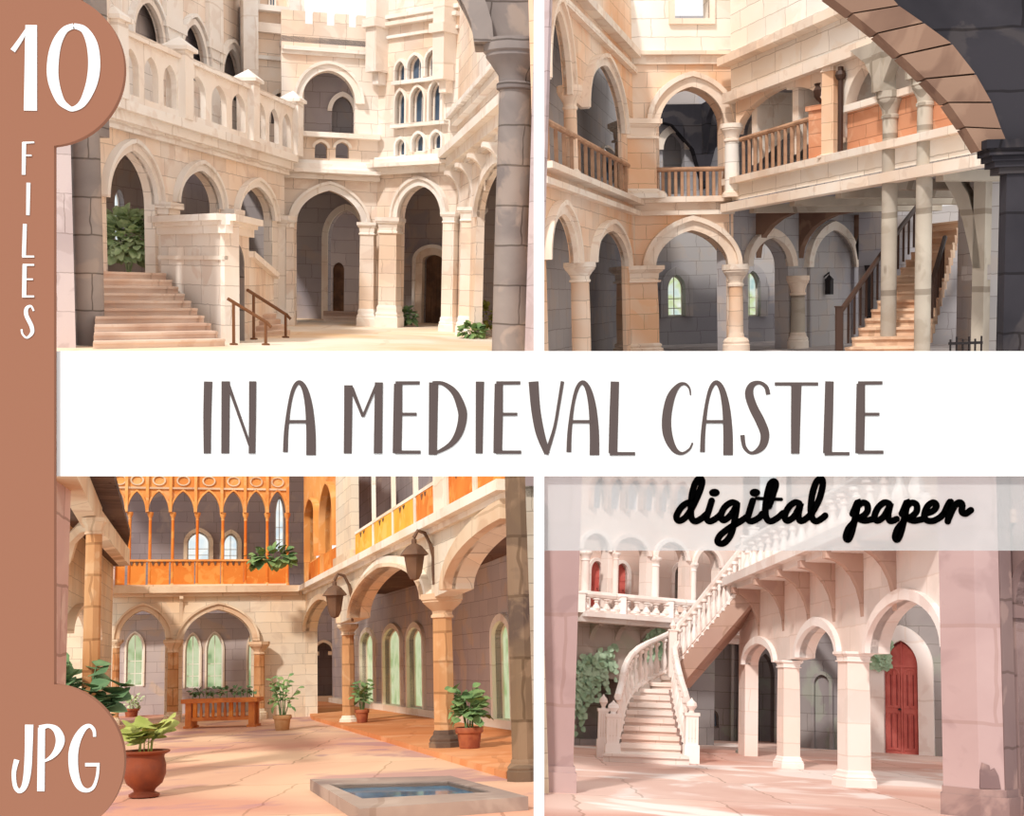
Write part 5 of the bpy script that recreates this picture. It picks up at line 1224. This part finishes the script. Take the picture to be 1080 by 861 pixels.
R.slab('ceiling', [R.gp(602, 10.1), R.gp(775, 11.2), R.gp(790, 12.2), R.gp(600, 11.2)], zg, zg + .05, 'rose')
R.slab('ceiling', [R.gp(602, 10.1), R.gp(775, 11.2), R.gp(785, 11.7), R.gp(600, 10.8)], 1.75, 1.8, 'rose')
# left foreground pier
t = thing('pier', 'tall square dusky pink pier on a stepped block at left of the rose courtyard', 'pier', R.M, R.gp(585, 5.6))
s_ = 5.6 / F
part('shaft', MB().box(-24 * s_, 17.5 * s_, -.06, .1, .1, R.E + (R.hy - 455) / F * 5.6), 'pier4', t)
part('pier_base', MB().box(-25 * s_, 21 * s_, -.09, .13, 0, .085).box(-24.5 * s_, 19.5 * s_, -.075, .115, .085, .11), 'pier4', t)
tag(t)
# right gallery on the arcade
C4 = Wall(R, (756, R.sY(756, 786, 0) if False else 10.6), (1000, R.sY(1000, 853, 0)))
zsl = C4.p(820, 615)[1]
yc4 = (R.sY(998, 541, zsl) + R.sY(1000, 851, 0)) / 2; C4 = Wall(R, (756, 10.6), (998, yc4)); 
zsl = (C4.p(830, 610)[1] + C4.p(990, 545)[1]) / 2
u = C4.U
oq = [C4.opening(786, 818, None, 700, 679, .85), C4.opening(843, 885, None, 692, 660, .85), C4.opening(918, 998.5, None, 686, 632, .9)]
hole2 = [(oq[0].u0, -.03)] + oq[0].arc + oq[1].arc + oq[2].arc + [(oq[2].u1, -.03)]
c4 = C4.build('wall_right', 'rose', u(779), C4.L + .06, -.25, zsl, [hole2], th=.1)
for o in oq: C4.mould(c4, o, .05, 'rose_trim', d0=-.03)
C4.layers(c4, u(778), C4.L + .1, [(zsl - .03, zsl + .01, .17), (zsl + .01, zsl + .07, .22)], 'rose_trim', 'ledge')
for px in (800, 826, 853, 880, 910, 945): bracket_part(C4, c4, u(px), .06, zsl - .02, .34, .2, 'warm4')
zsp = zsl + .07
C5 = Wall(R, (756, 10.6), (998, yc4), off=.75)
fl = [C4.A + C4.u * u(776) + C4.y * .02, C4.A + C4.u * C4.L + C4.y * .02, C4.A + C4.u * C4.L + C4.y * .55, C4.A + C4.u * u(776) + C4.y * .75]
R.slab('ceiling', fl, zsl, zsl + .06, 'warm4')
oz = [C5.opening(800, 815, 600, 552, 528, .9), C5.opening(836, 848, 590, 520, 504, .9), C5.opening(863, 874, 575, 530, 514, .9)]
C5.build('wall_right', 'rose', -.5, C5.L - .25, zsl, 'cap', oz[:1], th=.1)
hb4 = C4.p(840, 551)[1] - zsp
balustrade(R, [C4.A + C4.u * u(789) - C4.y * .08 + Vector((0, 0, zsp)), C4.A + C4.u * (C4.L + .05) - C4.y * .08 + Vector((0, 0, zsp))], hb4, 18, 'white stone balustrade with turned balusters along the right gallery', 'rose_trim', 'turned', .03, .04, posts=(.06,), post_w=.035)
for a, b, la in ((819.5, 827, 'left'), (883, 892, 'right')):
    pc = (a + b) / 2; p = C4.A + C4.u * u(pc)
    column(R, a, b, p.y - .0, 470, 'tall thin white post rising from the right gallery, %s one' % la, 'rose_trim', 'square', zb=zsp, ztop=R.E + (R.hy - 465) / F * p.y, cap=0, base=0, name='gallery_post', cat='post', rz=-1.0)
# piers of the right arcade
for a in ((820, 843, 697, 'square pale pier with capital beside the foot of the stair flight'), (885, 917, 688, 'square pale pier left of the red arched door')):
    pc = (a[0] + a[1]) / 2; p = C4.A + C4.u * u(pc, 0, 735) + C4.y * .05
    w = (a[1] - a[0]) / 2 / F * p.y
    column(R, pc - w / p.y * F * .78, pc + w / p.y * F * .78, p.y, a[2], a[3], ('rose_trim', 'rose', 'rose_trim'), 'square', cap=.5, capw=1.28, base=.9, basew=1.35, name='pier', cat='pier', rz=atan2(C4.u.y, C4.u.x) + .15)
column(R, 780, 792, 9.9, 712, 'slim grey green pier in the dark arch under the stair', 'grey4', 'square', cap=.5, capw=1.2, base=.5, name='pier', cat='pier')
ypz = yc4 - .12; pz = R.gp(1024, ypz)
t = thing('pier', 'broad rose brown pier with shade-toned right face on a stepped base at right of the red door', 'pier', R.M, pz); s_ = ypz / F
zpt = R.E + (R.hy - 455) / F * ypz
def fac(k, z0, z1, mb=None):
    q = [(-26 * k, .02), (-1 * k, -.11 * k / 1), (24 * k, -.115 * k), (46 * k, -.02), (46 * k, .2), (-26 * k, .2)]
    return (mb or MB()).prism([(x * s_ + (.36 * y if y > .1 else 0), y) for x, y in q], (), z0, z1, fn=lambda a, b, d: (a, b, d))
part('shaft', fac(1.0, .1, zpt), 'pier4', t, smooth=False)
part('pier_base', fac(1.12, 0, .085, fac(1.05, .085, .115)), 'brownrose', t, smooth=False)
q = MB().prism([(24.5 * s_, -.118), (46.4 * s_, -.022), (46.4 * s_, -.01), (24.5 * s_, -.1)], (), .115, zpt, fn=lambda a, b, d: (a, b, d))
part('shade_facing', q, 'brownrose', t, smooth=False)  # dark strip laid on as painted shade of the right face
part('worn_patch', MB().prism([(-1 * s_, .12), (20 * s_, .12), (18 * s_, .17), (14 * s_, .2), (10 * s_, .19), (9 * s_, .21), (2 * s_, .22), (0, .19)], (), -.119, -.105), 'brownrose', t, smooth=False)
# passage behind the arcade: wall with big red door
P6 = Wall(R, (820, 11.6), (1030, R.sY(1030, 800.5, 0)))
od6 = P6.opening(932.5, 968.5, None, 698, 676, .72); od6.zs = P6.p(950, 704)[1]; od6.arc = arch_pts(od6.u0, od6.u1, od6.zs, od6.za, .75, 10); od6.poly = [(od6.u0, -.03)] + od6.arc + [(od6.u1, -.03)]; od6.k = .75
p6 = P6.build('wall_back', 'grey4', 0, P6.L, -.25, zsl + .5, [od6], th=.12)
P6.mould(p6, od6, .13, 'rose_trim', d0=-.03, legs=True)
od6.zb = 0.0; door(P6, od6, 'red', .02, 'tall pointed red double door with carved panels behind the right arcade', panels=True)
bl_ = P6.opening(860, 876, None, 722, 712, .9); P6.mould(p6, bl_, .03, 'grey4', legs=True, d0=-.04)
iv = MB()
for _ in range(260):
    a = P6.p(930 + rnd.uniform(-7, 9), 689 + rnd.uniform(-16, 15)); leaf_into(iv, (a[0], rnd.uniform(-.05, -.032), a[1]), (rnd.uniform(-1, 1), -.3, rnd.uniform(-1, .3)), (0, -1, .1), .05, .024)
tag(link('ivy', iv.mesh('ivy', M['ivy']), P6.M), 'small ivy clump at the upper left of the tall red door', 'plant')
P7 = Wall(R, (700, 12.4), (840, 12.4)); o7 = [P7.opening(796, 816, None, 716, 690, .8), P7.opening(750, 758, 768, 758, 750, .8)]
p7 = P7.build('wall_back', 'grey4', 0, P7.L, -.25, zg + .3, o7, th=.15); P7.build('wall_back', 'grey4', P7.L * .4, P7.L, -.2, 1, d0=.3, th=.1)
P7.mould(p7, o7[0], .05, 'grey4', legs=True, d0=-.05)
for px in (770, 778): part('shaft_moulding', MB().box(P7.U(px), P7.U(px + 3), -.06, .02, 0, zg + .3), 'grey4', p7)
window(P7, o7[1], 'blue_glass', 'grey4', d=.05, w=.015, nx=1, label='tiny dark slit window in the grey wall under the stair')
# wall and arch beyond the big pier
Q6 = Wall(R, (1040, 5.6), (1125, 5.1)); oq6 = Q6.opening(1071, 1120, None, 643, 588, .9)
q6 = Q6.build('wall_right', 'pier4', 0, Q6.L, -.25, 'cap', [oq6], th=.1); Q6.mould(q6, oq6, .09, 'brownrose', d0=-.04)
part('impost', MB().box(oq6.u0 - .12, oq6.u0 + .02, -.08, .05, oq6.zs - .03, oq6.zs + .03), 'brownrose', q6)
part('pilaster', MB().box(oq6.u0 - .1, oq6.u0, -.05, .05, 0, oq6.zs - .03), 'brownrose', q6)
Q7 = Wall(R, (1040, 7.2), (1130, 7.0)); Q7.build('wall_right', 'rose', 0, Q7.L, -.25, 'cap', th=.1)
# wall above the arcade piers at right (upright beside the gallery)
# ---- curved stair: bottom flight, winders, upper flight
rise = .052
def nose(k, xl, xr, Y): 
    a, b = R.gp(xl, Y), R.gp(xr, Y); a.z = b.z = k * rise; return (a, b)
low = [(1, 636, 727, 8.0), (2, 653, 718, 8.35), (3, 655, 716, 8.5), (4, 657, 713, 8.66), (5, 658, 711, 8.82), (6, 659.5, 709, 8.98), (7, 662.5, 707.5, 9.14), (8, 667, 706, 9.3), (9, 674, 705, 9.46)]
nos = [nose(*q) for q in low]
nos[0] = (nos[0][0], nos[0][1])
c0 = R.gp(716, 9.62)
wind = [((684, 9.72), (708, 9.58)), ((696, 9.98), (710, 9.64)), ((708, 10.12), (713, 9.66)), ((722, 10.12), (718, 9.64))]
for i, (a, b) in enumerate(wind):
    p, q = R.gp(*a), R.gp(*b); p.z = q.z = (10 + i) * rise; nos.append((p, q))
k0 = 14; nup = 12
e0, e1 = R.gp(722, 9.62), R.gp(798, 9.0); ztop_ = zsp
far = Vector((.12, .42, 0))
for i in range(nup):
    f = (i + .6) / nup; p = e0.lerp(e1, f); z = 13 * rise + (ztop_ - 13 * rise) * (i + 1) / nup
    a = p + far; b = p.copy(); a.z = b.z = z; nos.append((a, b))
low_n = 9
ST = stairs(R, nos[:low_n + 1], 'rose', 'lower flight of the curved rose stone stair with rounded bottom step', over=.02, last=.3)
ST2 = stairs(R, nos[low_n:], 'rose', 'upper flight of the curved rose stair climbing right to the gallery', over=.015, last=.15, th=.1)
# stringer under the upper flight
sa, sb = nos[low_n + 3][1], nos[-1][1]
o = Vector(ST2.matrix_basis.translation); o = R.M.inverted() @ o
d = (sb - sa); dd = Vector((d.x, d.y, 0)).normalized(); nn = Vector((dd.y, -dd.x, 0)) * .02
sm = MB().prism([(0, sa.z - .2), (0, sa.z + .03), (Vector((d.x, d.y, 0)).length, sb.z + .03), (Vector((d.x, d.y, 0)).length, sb.z - .2)], (), 0, .035,
                fn=lambda a, b, e: tuple(sa + dd * a - Vector((0, 0, sa.z)) + Vector((0, 0, b)) + nn * (e / .02) - o))
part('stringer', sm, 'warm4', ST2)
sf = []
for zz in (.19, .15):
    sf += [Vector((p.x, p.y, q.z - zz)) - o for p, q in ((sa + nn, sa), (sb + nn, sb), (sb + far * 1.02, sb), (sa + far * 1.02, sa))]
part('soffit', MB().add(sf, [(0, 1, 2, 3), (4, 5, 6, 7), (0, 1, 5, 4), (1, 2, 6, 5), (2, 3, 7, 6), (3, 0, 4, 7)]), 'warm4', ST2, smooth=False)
# rails
Ls = [nos[i][0] + Vector((-.02, 0, 0)) for i in range(1, low_n + 4)]
balustrade(R, Ls, .3, 14, 'pale stone stair rail curving up on the left side of the steps', 'rose_trim', 'turned', .024, .026, name='stair_rail', cat='stair rail', posts=(1.0,), post_w=.03, finial=True)
Rs = [nos[i][1] + Vector((.03, -.02, 0)) for i in range(1, low_n + 1)]
balustrade(R, Rs, .3, 10, 'pale stone stair rail on the right side of the lower steps', 'rose_trim', 'turned', .024, .026, name='stair_rail', cat='stair rail')
Us = [nos[i][1] - dd * .0 + nn * 1.2 for i in range(low_n + 1, len(nos))]
balustrade(R, Us, .3, 16, 'long pale stone rail along the upper stair flight', 'rose_trim', 'turned', .026, .026, name='stair_rail', cat='stair rail', posts=(0, 1.0), post_w=.03, finial=True)
def newel(px, Y, w, h, la):
    t = thing('newel_post', la, 'post', R.M, R.gp(px, Y)); k = w / F * Y / 2
    part('post', MB().box(-k, k, -k, k, .03, h * .72).box(-k * 1.2, k * 1.2, -k * 1.2, k * 1.2, 0, h * .28).box(-k * 1.2, k * 1.2, -k * 1.2, k * 1.2, h * .72, h * .77), 'rose_trim', t)
    part('finial', MB().lathe([(k * .5, h * .77), (k * .4, h * .8), (k * .9, h * .87), (k * .8, h * .92), (k * .3, h * .96), (.001, h)], 10), 'rose_trim', t)
    gm = MB()
    for x in (-.5, 0, .5): gm.box(x * k - k * .1, x * k + k * .1, -k * 1.06, 0, h * .32, h * .68)
    part('carved_rib', gm, 'rose', t)
newel(635, 8.5, 10, .42, 'carved newel post with finial furthest left at the stair foot')
newel(645.5, 8.1, 13, .385, 'stout carved newel post with rounded top left of the bottom step')
newel(728.5, 8.2, 13, .42, 'carved newel post with pointed finial right of the bottom step')

# repeats that belong together
for o in COL.objects:
    l = o.get('label', '')
    for key, grp in (('slender orange gallery column', 'slender columns of the orange gallery'), ('slim pale balcony column', 'balcony columns of the rose courtyard'), ('two tall round pillars', 'tall round pillars before the gallery'),
                     ('tall thin white post', 'white posts of the right gallery'), ('newel post', 'newel posts at the stair foot'), ('bronze handrail', 'bronze handrails of the cream courtyard'),
                     ('back arch', 'columns of the back arches' if o.get('category') == 'column' else ''), ('wall lantern on', 'scroll bracket wall lanterns')):
        if key in l and grp and o.get('kind') is None and o.get('category') != 'potted plant' and o.get('category') != 'staircase' and o.get('category') != 'table' and o.get('category') != 'pier' and o.get('category') != 'parapet': o['group'] = o.get('group', grp)
